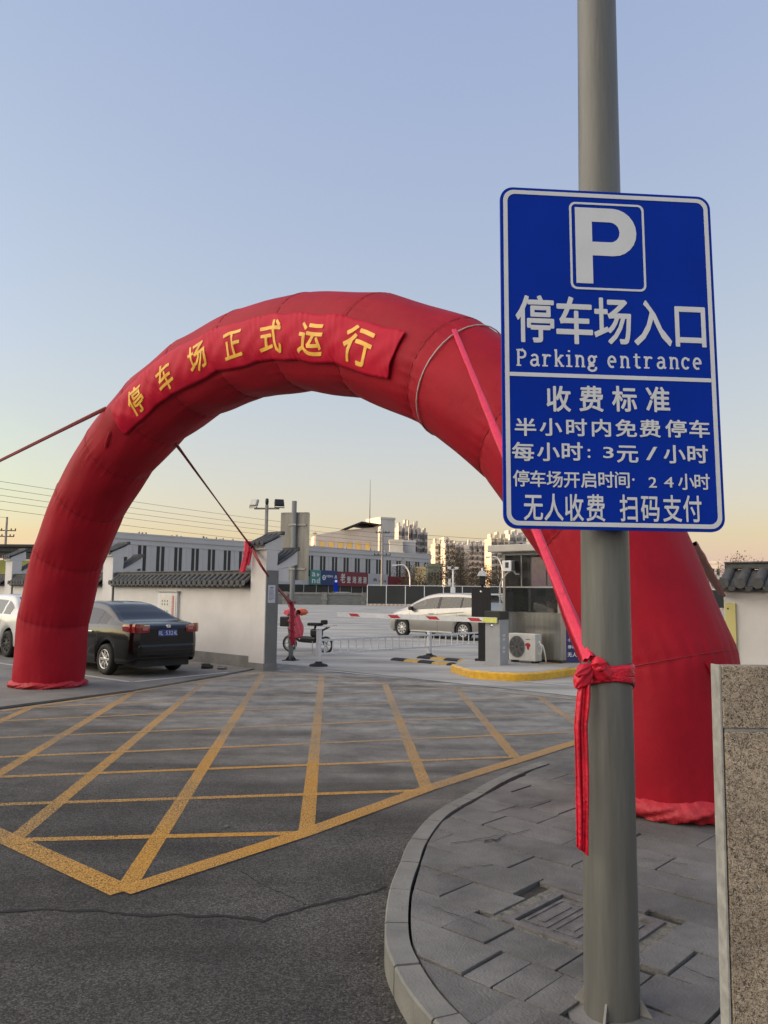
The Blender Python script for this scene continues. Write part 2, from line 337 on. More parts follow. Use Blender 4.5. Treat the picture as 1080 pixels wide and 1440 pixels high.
M_dark = mat('dark_interior', (.02,.02,.022), .8, .3, 4)
M_tail = mat('tail_light', (.22,.006,.01), .15, .2, 12, coat=1.0)
M_tailp = mat('tail_light_pink', (.5,.10,.12), .15, .2, 12, coat=1.0)
M_plate = mat('blue_plate', (.012,.045,.26), .4, .1, 10)
M_chrome = mat('chrome', (.7,.7,.7), .15, .05, 10, metal=1.0)
M_whitep = mat('white_painted_metal', (.62,.63,.64), .5, .10, 9)
M_cream = mat('cream_plastic', (.58,.57,.53), .5, .08, 8)
M_grey = mat('grey_cabinet', (.30,.31,.32), .45, .08, 5)
M_redst = mat('red_reflective', (.42,.03,.04), .4, .15, 12)
M_lime = mat('lime_reflective', (.60,.62,.14), .4, .12, 15)
M_yellow = mat('yellow_tape', (.62,.35,.014), .35, .25, 9, .3, 25, coat=.3)
M_yboard = mat('pale_yellow_board', (.55,.50,.20), .6, .08, 4)
M_pink = mat('pink_cloth', (.75,.10,.13), .7, .18, 18, .3, 40)
M_orange = mat('orange_cloth', (.65,.13,.06), .7, .2, 20)
M_paper = mat('paper', (.55,.54,.60), .7, .05, 10)
M_ink = mat('ink', (.06,.06,.09), .7, .2, 10)
M_skin = mat('skin', (.32,.18,.12), .55, .1, 9)
M_jacket = mat('dark_jacket', (.012,.012,.014), .85, .3, 14)
M_facade = mat('facade_grey', (.50,.495,.50), .8, .08, .12, detail=8)
M_facade2 = mat('facade_pale', (.52,.51,.49), .8, .1, .2)
M_slit = mat('dark_window', (.014,.015,.016), .5, .3, .5)
M_hoard = mat('hoarding_panel', (.022,.026,.025), .6, .25, .4)
M_brickw = mat('grey_brick', (.14,.15,.15), .85, .25, 1.2, stretch=(1, 1, 5))
M_leaf = mat('autumn_leaf', (.085,.060,.032), .8, .5, .8, col2=(.16,.11,.05))
M_leafg = mat('olive_leaf', (.050,.052,.028), .8, .5, .8, col2=(.11,.09,.045))
M_bark = mat('bark', (.07,.055,.045), .9, .3, 6)
M_wire = mat('wire', (.03,.03,.03), .7, .1, 5)
M_conp = mat('concrete_pole', (.20,.19,.17), .8, .2, 4)

# ------------------------------------------------------------------ ground
def sheet(name, poly, z, m):
    b = MB(); b.add([(p[0], p[1], z) for p in poly], [list(range(len(poly)))]); return struct(b.build(name, m))
sheet('ground', [(-1500,-1500),(1500,-1500),(1500,1800),(-1500,1800)], -0.03, M_dirt)
P0 = Vector((-2.75, 16.65, 0))                               # left gate pillar, front left corner
def W(t, d=0, z=0): return P0 + rv*t + bv*d + Vector((0, 0, z))
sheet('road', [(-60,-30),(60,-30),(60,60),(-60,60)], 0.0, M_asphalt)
q = [W(-80, 1.2), W(80, 1.2), W(80, 150), W(-80, 150)]
sheet('parking_lot', q, 0.006, M_conc)
b = MB(); lp = [(-12.5,-1.9),(-5.06,10.81),(-3.92,12.75),(-3.0,15.2)] + [tuple(W(.2,.0)[:2]), tuple(W(-40,0)[:2]), (-60, 20)]
b.slab(lp, -.02, .03); struct(b.build('parking_area', M_slab))
b = MB(); b.slab([(-12.55,-1.85),(-5.02,10.78),(-3.87,12.74),(-3.92,12.75),(-5.06,10.81),(-12.6,-1.8)], -.01, .009)
struct(b.build('pavement_joint', M_joint))

# painted markings
def strip(mb, p, q, wd, z, n=1):
    p = Vector(p).to_2d(); q = Vector(q).to_2d(); t = (q-p).normalized(); s = Vector((-t.y, t.x))*wd/2
    pts = [p+(q-p)*i/n for i in range(n+1)]
    mb.grid([[Vector((*(a+s), z)), Vector((*(a-s), z))] for a in pts], smooth=False)
def polystrip(mb, pts, wd, z):
    pts = [Vector(p).to_2d() for p in pts]; rows = []
    for i, p in enumerate(pts):
        t = (pts[min(i+1, len(pts)-1)]-pts[max(i-1, 0)]).normalized(); s = Vector((-t.y, t.x))*wd/2
        rows.append([Vector((*(p+s), z)), Vector((*(p-s), z))])
    mb.grid(rows, smooth=False)
b = MB()
for p, q in [((-1.36,4.45),(-2.3,15.7)), ((-2.34,5.3),(-3.12,14.4)), ((-2.9,3.2),(-3.86,12.6)), ((-.49,5.5),(-1.15,15.5)),
             ((.38,6.74),(.05,14.3)), ((1.32,8.07),(1.27,13.8)), ((2.42,9.4),(2.46,12.9)), ((-3.9,3.6),(-4.72,11.0))]:
    strip(b, p, q, .108, .002)
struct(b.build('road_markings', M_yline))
b = MB()
for p, q in [((-2.36,5.27),(-.49,5.5)), ((-3.4,6.0),(.37,6.69)), ((-4.2,6.74),(1.32,8.07)), ((-4.5,7.5),(2.3,9.56)), ((-4.9,8.46),(2.65,11.07)),
             ((-4.9,9.7),(2.49,12.75)), ((-4.66,10.97),(1.24,13.74)), ((-3.87,12.4),(.04,14.24)), ((-3.13,14.46),(-1.11,15.42))]:
    strip(b, p, q, .080, .004)
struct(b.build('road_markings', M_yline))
b = MB()
polystrip(b, [(-4.6,7.2),(-2.47,5.37),(-1.36,4.42)], .15, .006)
polystrip(b, [(-1.36,4.42),(-.49,5.5),(.38,6.74),(.95,7.45),(1.47,8.08),(1.8,8.5),(2.11,8.87),(2.8,9.8)], .14, .008)
polystrip(b, [(-4.95,10.6),(-4.48,11.48),(-3.92,12.57),(-3.13,14.46),(-2.29,16.0)], .13, .006)
polystrip(b, [(-2.29,16.0),(-1.1,15.4),(.04,14.4),(1.25,13.84),(2.49,12.85),(3.3,12.1)], .10, .008)
struct(b.build('road_markings', M_yline))
b = MB()
strip(b, (-7.96,16.89), (-4.25,13.78), .10, .035); strip(b, (-4.27,13.76), (-2.97,15.6), .10, .035)
strip(b, (-9.2,18.0), (-7.96,16.93), .10, .035)
struct(b.build('road_markings', M_wline))
b = MB(); strip(b, W(.9,.95), W(2.6,1.0), .09, .012); strip(b, W(3.6, 2.2), W(6.0,2.4), .12, .012)
struct(b.build('road_markings', M_wline))

# long crack and the short branch off it, drawn as open fissures
def crack(pts, wd):
    rows = []; P = []
    for i in range(len(pts)-1):
        for k in range(7):
            t = k/7; P.append((pts[i][0]*(1-t)+pts[i+1][0]*t, pts[i][1]*(1-t)+pts[i+1][1]*t))
    P.append(pts[-1]); mb = MB(); rows = []
    for i, p in enumerate(P):
        j = random.uniform(-.016, .016); ww = wd*random.uniform(.25, 1.5)
        rows.append([Vector((p[0], p[1]+j+ww, .003)), Vector((p[0], p[1]+j-ww, .003))])
    return mb.grid(rows, smooth=False)
M_crack = mat('crack_dirt', (.012,.012,.011), .95, .3, 30)
struct(crack([(-3.2,4.16),(-1.88,4.15),(-1.43,4.18),(-1.2,4.12),(-.85,4.13),(-.56,4.08),(-.37,4.26),(-.1,4.42),(.04,4.54)], .014).build('road_crack', M_crack))
struct(crack([(-.8,4.75),(-.62,4.55),(-.45,4.36),(-.36,4.27)], .005).build('road_crack', M_crack))
# grit along the kerb foot
KOUT = [(6.5,-.9),(4.2,.1),(2.6,.75),(1.35,1.5),(.75,2.1),(.40,2.55),(.16,3.02),(.05,3.41),(.025,3.7),(.05,4.19),(.11,4.59),(.18,5.0),(.36,5.6),(.64,6.1),(.99,6.74),(1.40,7.27)]
def resample(P, step):
    P = [Vector(p) for p in P]; d = [0]
    for i in range(1, len(P)): d.append(d[-1]+(P[i]-P[i-1]).length)
    n = max(1, round(d[-1]/step)); out = []
    for k in range(n+1):
        t = d[-1]*k/n; i = 0
        while i < len(P)-2 and d[i+1] < t: i += 1
        f = (t-d[i])/(d[i+1]-d[i]); out.append(P[i].lerp(P[i+1], f))
    return out
def cat(P, n=8):
    P = [Vector(p) for p in P]; out = []
    for i in range(len(P)-1):
        p0 = P[max(i-1,0)]; p1 = P[i]; p2 = P[i+1]; p3 = P[min(i+2, len(P)-1)]
        for k in range(n):
            t = k/n; out.append(.5*((2*p1)+(p2-p0)*t+(2*p0-5*p1+4*p2-p3)*t*t+(3*p1-p0-3*p2+p3)*t**3))
    return out+[P[-1]]
KC = cat(KOUT)
def offs(P, d):
    out = []
    for i, p in enumerate(P):
        t = (P[min(i+1,len(P)-1)]-P[max(i-1,0)]).normalized(); out.append(p+Vector((t.y, -t.x))*d)
    return out
# kerb stones, one row with open joints
ko = resample(KC, .06); ki = offs(ko, .105); b = MB(); per = 7
for i in range(0, len(ko)-1, per):
    j = min(i+per, len(ko)-1); dz = random.uniform(-.004, .004); o_ = []
    A_ = [ko[k] for k in range(i, j+1)]; B_ = [ki[k] for k in range(i, j+1)]
    g = .007
    A_[0] = A_[0].lerp(A_[1], g/.06); A_[-1] = A_[-1].lerp(A_[-2], g/.06); B_[0] = B_[0].lerp(B_[1], g/.06); B_[-1] = B_[-1].lerp(B_[-2], g/.06)
    nn = len(A_); z1 = .122+dz; c = .008
    A2 = [a.lerp(bb, c/.105) for a, bb in zip(A_, B_)]
    rows = [[Vector((*p, -.02)) for p in A_], [Vector((*p, z1-c)) for p in A_], [Vector((*p, z1)) for p in A2], [Vector((*p, z1)) for p in B_], [Vector((*p, -.02)) for p in B_]]
    b.grid(rows, smooth=False)
    for e in (0, -1): b.add([r_[e] for r_ in rows], [[0,1,2,3,4]])
struct(b.build('kerb', M_kerb))
inner = [Vector((p.x, p.y)) for p in offs(resample(KC, .15), .118)]
far_edge = [(1.75,7.19),(9,6.7),(9,-.8)]
PAVE = [tuple(p) for p in inner] + far_edge
b = MB(); b.slab(PAVE, -.02, .096); struct(b.build('paving_bed', M_joint))
def clip(poly, a, bb):                     # keep left of a->bb (Sutherland-Hodgman)
    out = []
    for i in range(len(poly)):
        p, q2 = poly[i], poly[(i+1) % len(poly)]
        s1 = (bb[0]-a[0])*(p[1]-a[1])-(bb[1]-a[1])*(p[0]-a[0]); s2 = (bb[0]-a[0])*(q2[1]-a[1])-(bb[1]-a[1])*(q2[0]-a[0])
        if s1 >= 0: out.append(p)
        if s1*s2 < 0:
            t = s1/(s1-s2); out.append((p[0]+(q2[0]-p[0])*t, p[1]+(q2[1]-p[1])*t))
    return out
def area(P): return .5*sum(P[i][0]*P[(i+1)%len(P)][1]-P[(i+1)%len(P)][0]*P[i][1] for i in range(len(P)))
if area(PAVE) < 0: PAVE = PAVE[::-1]
def inside(poly, p):
    r_ = False
    for i in range(len(poly)):
        a, c = poly[i], poly[i-1]
        if (a[1] > p[1]) != (c[1] > p[1]) and p[0] < (c[0]-a[0])*(p[1]-a[1])/(c[1]-a[1])+a[0]: r_ = not r_
    return r_
# paver slabs, laid square to the gate line, each with its own height, tilt and tone
b = MB(); tones = []
MHC = Vector((.935, 3.82)); pole_c = Vector((.845, 3.05))
du, dv2 = .58, .285
for i in range(-4, 34):
    for j in range(-22, 24):
        v0 = i*dv2+.06; u0 = j*du + (.29 if i % 2 else 0) + .05*sin(i*3.1)
        cells = [(u0, v0, u0+du, v0+dv2)]
        if (Vector((rv*(u0+du/2)+bv*(v0+dv2/2)).to_2d())-Vector((.845, 3.05))).length < .55:
            cells = [(u0+du*k/4, v0, u0+du*(k+1)/4, v0+dv2) for k in range(4)]
        elif random.random() < .16: m_ = u0+du*random.uniform(.3,.7); cells = [(u0, v0, m_, v0+dv2), (m_, v0, u0+du, v0+dv2)]
        for (ua, va, ub, vb) in cells:
            g = random.choice((.0015,.002,.003,.004,.007))
            gv = random.choice((.002,.003,.004,.006,.008)); cor = [(ua+g, va+gv), (ub-g, va+gv), (ub-g, vb-gv), (ua+g, vb-gv)]
            cor = [(x+random.uniform(-.003,.003), y+random.uniform(-.003,.003)) for x, y in cor]
            poly = [tuple((rv*x+bv*y)[:2]) for x, y in cor]
            c = Vector((sum(p[0] for p in poly)/4, sum(p[1] for p in poly)/4))
            if c.x > 7 or c.y < -1 or c.y > 7.6: continue
            if not any(inside(PAVE, p) for p in poly): continue
            for k in range(len(PAVE)):
                if len(poly) >= 3: poly = clip(poly, PAVE[k], PAVE[(k+1) % len(PAVE)])
            if len(poly) < 3 or abs(area(poly)) < .002: continue
            e = c-MHC; eu, ev = e.dot(rv.to_2d()), e.dot(bv.to_2d())
            if abs(eu) < .70 and abs(ev) < .50:                      # keep clear of the manhole: trim against its frame
                keep = None
                for (ax, s_) in ((0, 1), (0, -1), (1, 1), (1, -1)):
                    lim = .34 if ax == 0 else .285; d_ = (rv if ax == 0 else bv).to_2d()*s_; base = MHC+d_*lim; t_ = Vector((d_.y, -d_.x))
                    pc = clip(poly, tuple(base), tuple(base+t_*-1)) if False else clip(poly, tuple(base), tuple(base + Vector((d_.y, -d_.x))))
                    if len(pc) >= 3 and (keep is None or abs(area(pc)) > abs(area(keep))): keep = pc
                if keep is None or abs(area(keep)) < .004: continue
                poly = keep
                if abs(sum(Vector(p).x for p in poly)/len(poly)-MHC.x) < .2 and abs(sum(Vector(p).y for p in poly)/len(poly)-MHC.y) < .2: continue
            # broken-out pieces round the pole foot
            cc = Vector((sum(p[0] for p in poly)/len(poly), sum(p[1] for p in poly)/len(poly)))
            if (cc-pole_c-Vector((.17,.0))).length < .13 or (cc-pole_c-Vector((-.15,-.02))).length < .11: continue
            z = .118+random.uniform(-.0035, .004); tx, ty = random.uniform(-.011, .011), random.uniform(-.011, .011)
            n_ = len(poly); top = [Vector((p[0], p[1], z+tx*(p[0]-c.x)+ty*(p[1]-c.y))) for p in poly]
            sh = [cc.lerp(Vector(p), .992) for p in poly]
            top2 = [Vector((p.x, p.y, t.z)) for p, t in zip(sh, top)]
            low = [Vector((t.x, t.y, t.z-.003)) for t in top]; bot = [Vector((t.x, t.y, .08)) for t in top]
            o_ = len(b.v); b.add(top2+low+bot, [list(range(n_))] + [(k+n_, (k+1)%n_+n_, (k+1)%n_, k) for k in range(n_)] + [(k+2*n_, (k+1)%n_+2*n_, (k+1)%n_+n_, k+n_) for k in range(n_)])
            tones += [random.uniform(.80, 1.02)]*(3*n_)
M_paver = paver_mat()
pv = struct(b.build('pavement', M_paver))
at = pv.data.color_attributes.new('tone', 'FLOAT_COLOR', 'POINT')
for k, t in enumerate(tones): at.data[k].color = (t, t, t*.99, 1)

# slabs cracked across and chipped
for a_, c_, w_ in (((.42,4.9),(.95,5.2),.004), ((.30,4.35),(.62,4.55),.003), ((.75,5.6),(1.25,5.95),.004), ((.25,3.95),(.5,3.7),.003), ((1.25,4.75),(1.7,4.6),.003), ((.55,6.0),(.9,5.75),.003), ((1.2,3.4),(1.45,3.05),.003), ((.62,4.95),(.78,5.12),.010)):
    o_ = struct(crack([a_, (a_[0]*.5+c_[0]*.5+random.uniform(-.03,.03), a_[1]*.5+c_[1]*.5+random.uniform(-.03,.03)), c_], w_).build('paving_crack', M_crack)); o_.location.z = .1235
# rubble and dirt round the manhole and the pole foot
b = MB()
def pebble(mb, x, y, z, r):
    vs = []; n = 6
    for k, (zz, rr) in enumerate(((-.3, .7), (.2, 1), (.75, .6))):
        vs += [Vector((x+cos(2*pi*j/n+k)*r*rr*random.uniform(.7,1.25), y+sin(2*pi*j/n+k)*r*rr*random.uniform(.7,1.25), z+r*zz*.8)) for j in range(n)]
    mb.add(vs, [list(range(12, 18))] + [(i*n+j, i*n+(j+1)%n, (i+1)*n+(j+1)%n, (i+1)*n+j) for i in range(2) for j in range(n)])
for k in range(60):
    a = random.uniform(0, 2*pi); r_ = random.uniform(.09, .24)
    pebble(b, pole_c.x+r_*cos(a)*1.1, pole_c.y+r_*sin(a)*.8-.02, .098, random.uniform(.004, .016))
for k in range(70):
    t_ = random.uniform(-.36, .36); s_ = random.choice([-1, -1, -1, 1]); p = MHC + rv.to_2d()*(s_*random.uniform(.28, .335)) + bv.to_2d()*t_*.75
    pebble(b, p.x, p.y, .106, random.uniform(.003, .011))
M_rubble = mat('rubble', (.085,.082,.068), .9, .5, 25, .5, 80)
stuff(b.build('rubble', M_rubble))
b = MB()
for k in range(420):
    i = random.randrange(40, len(ko)-2); p = ko[i].lerp(ko[i+1], random.random()); t = (ko[i+1]-ko[i]).normalized(); d_ = Vector((-t.y, t.x))*abs(random.gauss(.0, .09))
    pebble(b, p.x+d_.x, p.y+d_.y, .001, random.uniform(.003, .010))
for k in range(500):
    pebble(b, random.uniform(-3.5, 3), random.uniform(2.6, 12), .001, random.uniform(.002, .0055))
for k in range(7): pebble(b, random.uniform(-2.5, .6), random.uniform(4.5, 9), .001, random.uniform(.008, .02))
stuff(b.build('grit', mat('grit', (.10,.095,.085), .95, .5, 20)))

# crumbling cement collar round the manhole
b = MB(); b.ring([(-.335,-.28),(.335,-.28),(.335,.28),(-.335,.28)], [(-.277,-.257),(.277,-.257),(.277,.257),(-.277,.257)], .05, .111)
b.v = [tuple(Vector((MHC.x, MHC.y, 0))+rv*p[0]+bv*p[2]+Vector((0,0,p[1]))) for p in b.v]; struct(b.build('cement_collar', mat('old_cement', (.15,.145,.12), .95, .45, 16, .9, 45)))
# manhole cover
mh = thing('manhole_cover', 'ribbed metal manhole cover sunk in the paving behind the pole foot', 'manhole cover', (MHC.x, MHC.y, .1), LOT)
b = MB(); b.ring([(-.275,-.255),(.275,-.255),(.275,.255),(-.275,.255)], [(-.235,-.215),(.235,-.215),(.235,.215),(-.235,.215)], 0, .02)
b.v = [(p[0], p[2], p[1]) for p in b.v]; M_iron = mat('cast_iron', (.115,.11,.105), .65, .35, 12, .4, 60)
b.build('frame', M_iron, mh)
b = MB(); b.box(-.225,.225,-.205,.205,-.005,.008)
for k in range(3):
    x = -.15+k*.15
    b.ring([(x-.062,-.17),(x+.062,-.17),(x+.062,.17),(x-.062,.17)], [(x-.05,-.158),(x+.05,-.158),(x+.05,.158),(x-.05,.158)], .009, .0125)
    o_ = len(b.v)-16
    for q_ in range(o_, len(b.v)): b.v[q_] = (b.v[q_][0], b.v[q_][2], b.v[q_][1])
    b.box(x-.02, x+.02, -.12, .12, .009, .012)
b.build('lid', M_iron, mh)

# ------------------------------------------------------------------ inflatable arch
AA = Vector((-5.42, 13.2, 0)); AB = Vector((2.11, 5.93, 0)); aw = (AB-AA).normalized(); an = Vector((aw.y, -aw.x, 0))
if an.dot(-AA) < 0: an = -an
half = (AB-AA).length/2; RT = .545; NS = 14
cur = [(0, .0)] + [(half+half*cos(pi-pi*k/400), .35+4.15*sin(pi*k/400)) for k in range(401)] + [(2*half, .0)]
dd = [0]
for k in range(1, len(cur)): dd.append(dd[-1]+sqrt((cur[k][0]-cur[k-1][0])**2+(cur[k][1]-cur[k-1][1])**2))
def interp(t):
    k = 0
    while k < len(dd)-2 and dd[k+1] < t: k += 1
    f = (t-dd[k])/(dd[k+1]-dd[k]); return (cur[k][0]*(1-f)+cur[k+1][0]*f, cur[k][1]*(1-f)+cur[k+1][1]*f)
nod = [interp(dd[-1]*k/NS) for k in range(NS+1)]; nod[0] = (nod[0][0], .04); nod[-1] = (nod[-1][0], .14)
def ringpt(k, ph, r):
    a = nod[max(k-1, 0)]; c = nod[min(k+1, NS)]
    if k == 0: a, c = (0, 0), (0, 1)
    if k == NS: a, c = (0, 1), (0, 0)
    t = Vector((c[0]-a[0], c[1]-a[1])).normalized(); mo = aw*(-t.y)+Vector((0, 0, t.x))
    return AA+aw*nod[k][0]+Vector((0, 0, nod[k][1])) + (an*cos(ph)+mo*sin(ph))*r
def TS(t, ph, off=0.0):                    # point on the tube: t along in segments, ph round it (0 = towards the street)
    k = min(int(t), NS-1); f = t-k; r = RT+off+.008*sin(pi*min(1, max(0, f)))**.6-.003
    if t < 1: r *= 1-.06*(1-t)**3*0
    return ringpt(k, ph, r).lerp(ringpt(k+1, ph, r), f)
arch = thing('inflatable_arch', 'big red inflatable arch spanning the parking entrance', 'inflatable arch', (AA+AB)/2)
def rel(P, o): return [[q-o for q in row] for row in P]
AO = (AA+AB)/2; rows = []
FR = [0, .03, .08, .14, .22, .34, .5, .66, .78, .86, .92, .97]
def wob(t, a):
    f = t % 1; d = min(f, 1-f)
    return .005*sin(5*a+t*7)+.003*sin(11*a-3*t)+(.0045*sin(31*a+9*int(t+.5))+.003*sin(53*a-5*int(t+.5)))*math.exp(-d*9)
for k in range(NS):
    for f in FR: rows.append([TS(k+f, 2*pi*j/144, wob(k+f, 2*pi*j/144) - (.005 if f in (0,) else 0))-AO for j in range(144)])
rows.append([TS(NS-.0001, 2*pi*j/144)-AO for j in range(144)])
b = MB(); b.grid(rows, closed=True); b.build('tube', M_red, arch)
for k in range(1, NS):                      # stitched seams between the panels
    b = MB(); b.tube([TS(k, 2*pi*j/48, .0035)-AO for j in range(49)], .0028, 5, cap=False); b.build('seam', M_ribdark, arch)
for base, zz, h in ((AA, .03, .10), (AB, .12, .13)):
    rows = []; n = 160
    for i in range(9):
        t = i/8; row = []
        for j in range(n):
            a = 2*pi*j/n; wv = .016*sin(9*a+3*i*.3)+.012*sin(23*a+1.7*i)+.008*sin(41*a-i)
            r = RT-.004+.05*sin(pi*t)+wv*(.4+.8*t)+.02*t
            row.append(base-AO+Vector((cos(a)*r, sin(a)*r, zz+h*(1-t)+.012*sin(7*a)*(1-t)+.002)))
        rows.append(row)
    b = MB(); b.grid(rows, closed=True); b.build('skirt', M_redskirt, arch)
b = MB(); b.tube([TS(10.16, radians(-120+j*10), .012)-AO for j in range(25)], .007, 6); b.build('cord', M_rope, arch)
for t0, p0, t1, p1 in ((13.05, 60, 13.5, 84), (4.35, -30, 4.6, -20)):
    b = MB(); n = 10
    rows = [[TS(t0+(t1-t0)*i/n, radians(p0+(p1-p0)*i/n)+s_*.045, .01+.012*sin(pi*i/n)+(.012 if s_ == 0 else 0))-AO for s_ in (-1, 0, 1)] for i in range(n+1)]
    b.grid(rows); b.build('tie_loop', M_red, arch)

# banner lying on the tube, and its gold characters
TOP = [(4.83,10),(5.7,18),(7.0,18),(7.73,20),(8.2,20),(8.4,21),(8.97,20),(9.83,24)]
BOT = [(4.80,-42),(5.8,-38),(7.1,-36),(7.73,-34),(8.37,-32),(8.9,-32),(9.9,-25)]
def lin(L, t):
    if t <= L[0][0]: return L[0][1]
    for i in range(len(L)-1):
        if t <= L[i+1][0]: f = (t-L[i][0])/(L[i+1][0]-L[i][0]); return L[i][1]*(1-f)+L[i+1][1]*f
    return L[-1][1]
TIES = [4.80, 5.65, 6.97, 7.75, 8.42, 8.93, 9.78]
def bp(t, f, ex=0):                         # f 0 bottom .. 1 top
    dmin = min(abs(t-x) for x in TIES); near = max(0, 1-dmin/.22)
    sag = 3.0*(1-near)*sin(pi*min(1, dmin/.45))
    ph = lin(BOT, t)*(1-f)+(lin(TOP, t)-sag*.5)*f+(2.0*near if f < .5 else 0)*(1-f)
    pucker = near*.006*sin(26*(t*3+f*.7))*(.35+.65*abs(2*f-1))
    soft = .007*sin(9*t+5*f)*sin(pi*f)+.0035*sin(23*t-11*f)*sin(pi*f)
    dia = .010*max(0, sin(7.5*(t+.55*f)))**6
    return TS(t, radians(ph), .024+pucker+soft+dia+ex)
bn = thing('banner', 'red cloth banner with gold characters tied across the inflatable arch', 'banner', AO)
rows = [[bp(4.80+4.98*i/300, j/16)-AO for j in range(17)] for i in range(301)]
b = MB(); b.grid(rows); o = b.build('cloth', M_banner, bn)
md = o.modifiers.new('thickness', 'SOLIDIFY'); md.thickness = .004; md.offset = -1
def cut_grid(vs, fs, step):
    bm = bmesh.new(); V = [bm.verts.new((x, y, 0)) for x, y in vs]
    for f in fs:
        try: bm.faces.new([V[i] for i in f])
        except ValueError: pass
    for ax in (0, 1):
        lo = min(q[ax] for q in vs); hi = max(q[ax] for q in vs); x = lo+step
        while x < hi:
            co = [0, 0, 0]; no = [0, 0, 0]; co[ax] = x; no[ax] = 1
            bmesh.ops.bisect_plane(bm, geom=bm.verts[:]+bm.edges[:]+bm.faces[:], plane_co=co, plane_no=no); x += step
    bm.verts.index_update(); r = ([(q.co.x, q.co.y) for q in bm.verts], [[q.index for q in f.verts] for f in bm.faces]); bm.free(); return r
for ch, t0, p0, sz, rot in (('停',5.40,-14,.44,.06), ('车',6.07,-13,.43,.10), ('场',6.77,-8,.43,.12), ('正',7.43,-7,.43,.08), ('式',8.07,-6,.45,.02), ('运',8.70,-6,.44,-.04), ('行',9.37,-3,.46,-.02)):
    vs, fs = cut_grid(*glyph(ch, 0.0), .1); b = MB(); d = .017
    for k, (dx, dy) in enumerate(((0,0),(d,0),(-d,0),(0,d),(0,-d),(d*.7,d*.7),(-d*.7,-d*.7),(d*.7,-d*.7),(-d*.7,d*.7))):
        P = []
        for x, y in vs:
            x, y = (x-.5+dx)*sz*1.0, (y-.38+dy)*sz*.86; x, y = x*cos(rot)-y*sin(rot), x*sin(rot)+y*cos(rot)
            t = t0-.05+x/1.102*.93; ph = p0+math.degrees(y/(RT+.03)); lo_, hi_ = lin(BOT, t), lin(TOP, t)
            P.append(bp(t, (ph-lo_)/(hi_-lo_), .004+.0003*k)-AO)
        b.add(P, fs)
    b.build('lettering', M_gold, bn, recalc=False)

# ------------------------------------------------------------------ tether ribbons
def ribbon(mb, pts, wd, thick=.006, twist=0.0, n=40, sag=0.0, taper=1.0):
    pts = cat([Vector(p) for p in pts], max(2, n//max(1, len(pts)-1))); k = len(pts); rows = []
    L = len(pts)
    for i, p in enumerate(pts):
        t = (pts[min(i+1, k-1)]-pts[max(i-1, 0)]).normalized(); s = t.cross(Vector((0, 1, .2))).normalized(); q_ = t.cross(s).normalized()
        a = twist*i/k; s2 = s*cos(a)+q_*sin(a); n2 = t.cross(s2); ww = wd*(1+.05*sin(i*.9)+.07*sin(i*.21))*(1+(taper-1)*i/k)
        z = Vector((0, 0, -sag*sin(pi*i/k)))
        rows.append([p+z+s2*ww*x+n2*thick*y for x, y in ((-.5,0),(-.25,1.6),(0,.4),(.25,1.8),(.5,0),(.25,-1.2),(0,-.5),(-.25,-1.4))])
    mb.grid(rows, closed=True); return mb
# left tether
b = MB(); ribbon(b, [TS(4.58, radians(25), .0), (-12.4, 12.0, .05)], .055, .008, 3)
tag(b.build('tether_ribbon', M_ribdark), 'dark red tether sloping from the arch out over the parked cars', 'tether')
# tether over the gate pillar to the sign post
SP = Vector((-2.12, 18.77, 0))
tie = W(.02, -.04, 2.50)
t2 = thing('tether_ribbon', 'red tether from under the arch over the left gate pillar to the sign post', 'tether', tie)
b = MB(); ribbon(b, [TS(5.0, radians(-112), 0), tie+Vector((0,-.03,.03))], .055, .008, 2)
ribbon(b, [tie+Vector((0,-.03,.03)), W(.56, -.06, 1.98), SP+Vector((-.03,-.07,1.33))], .075, .012, 2, taper=1.5)
b.v = [tuple(Vector(p)-tie) for p in b.v]; b.build('strap', M_ribdark, t2)
b = MB(); kx = tie+Vector((-.05,-.05,0)); ribbon(b, [kx+Vector((0,0,.12)), kx+Vector((-.02,-.03,-.15)), kx+Vector((-.10,-.03,-.52))], .14, .03, .6); ribbon(b, [kx+Vector((0,0,.1)), kx+Vector((.05,-.03,-.1)), kx+Vector((.0,-.03,-.38))], .10, .02, .5)
b.v = [tuple(Vector(p)-tie) for p in b.v]; b.build('tail', M_ribbon, t2)
b = MB(); ribbon(b, [SP+Vector((.0,-.075,1.36)), SP+Vector((.02,-.075,1.0)), SP+Vector((.03,-.08,.62)), SP+Vector((.06,-.09,.36))], .085, .014, .5, taper=1.5); b.tube([SP+Vector((.075*cos(a*.5), .075*sin(a*.5), 1.36-.014*a)) for a in range(60)], .022, 6)
b.v = [tuple(Vector(p)-tie) for p in b.v]; b.build('wrap', M_ribmid, t2)
# big bright tether tied to the near pole
PC = Vector((.845, 3.05, 0)); rp_ = .094
tw = thing('tether_ribbon', 'bright red ribbon from the arch tied in a bow round the near pole', 'tether', PC+Vector((0,0,1.3)))
O3 = PC+Vector((0,0,1.3)); knot = Vector((.765, 2.97, 1.335))
def sub(b): b.v = [tuple(Vector(p)-O3) for p in b.v]; return b
b = MB(); ribbon(b, [TS(10.14, radians(46), .03), knot+Vector((-.005,.01,.03))], .046, .007, .5, n=70); sub(b).build('strap', M_ribbon, tw)
b = MB()
for z0, tl, wd in ((1.318, -.012, .05), (1.300, -.07, .028)):
    rows = []
    for i in range(65):
        a = 2*pi*i/64; r = rp_+.006+.004*sin(5*a); z = z0+tl*(.5+.5*sin(a+.3))+.012*cos(a)
        rows.append([PC+Vector((cos(a)*(r+rr), sin(a)*(r+rr), z+dz)) for rr, dz in ((0,-wd/2),(.006,-wd/4),(.002,0),(.007,wd/4),(0,wd/2),(-.004,wd/4),(-.004,-wd/4))])
    b.grid(rows, closed=True)
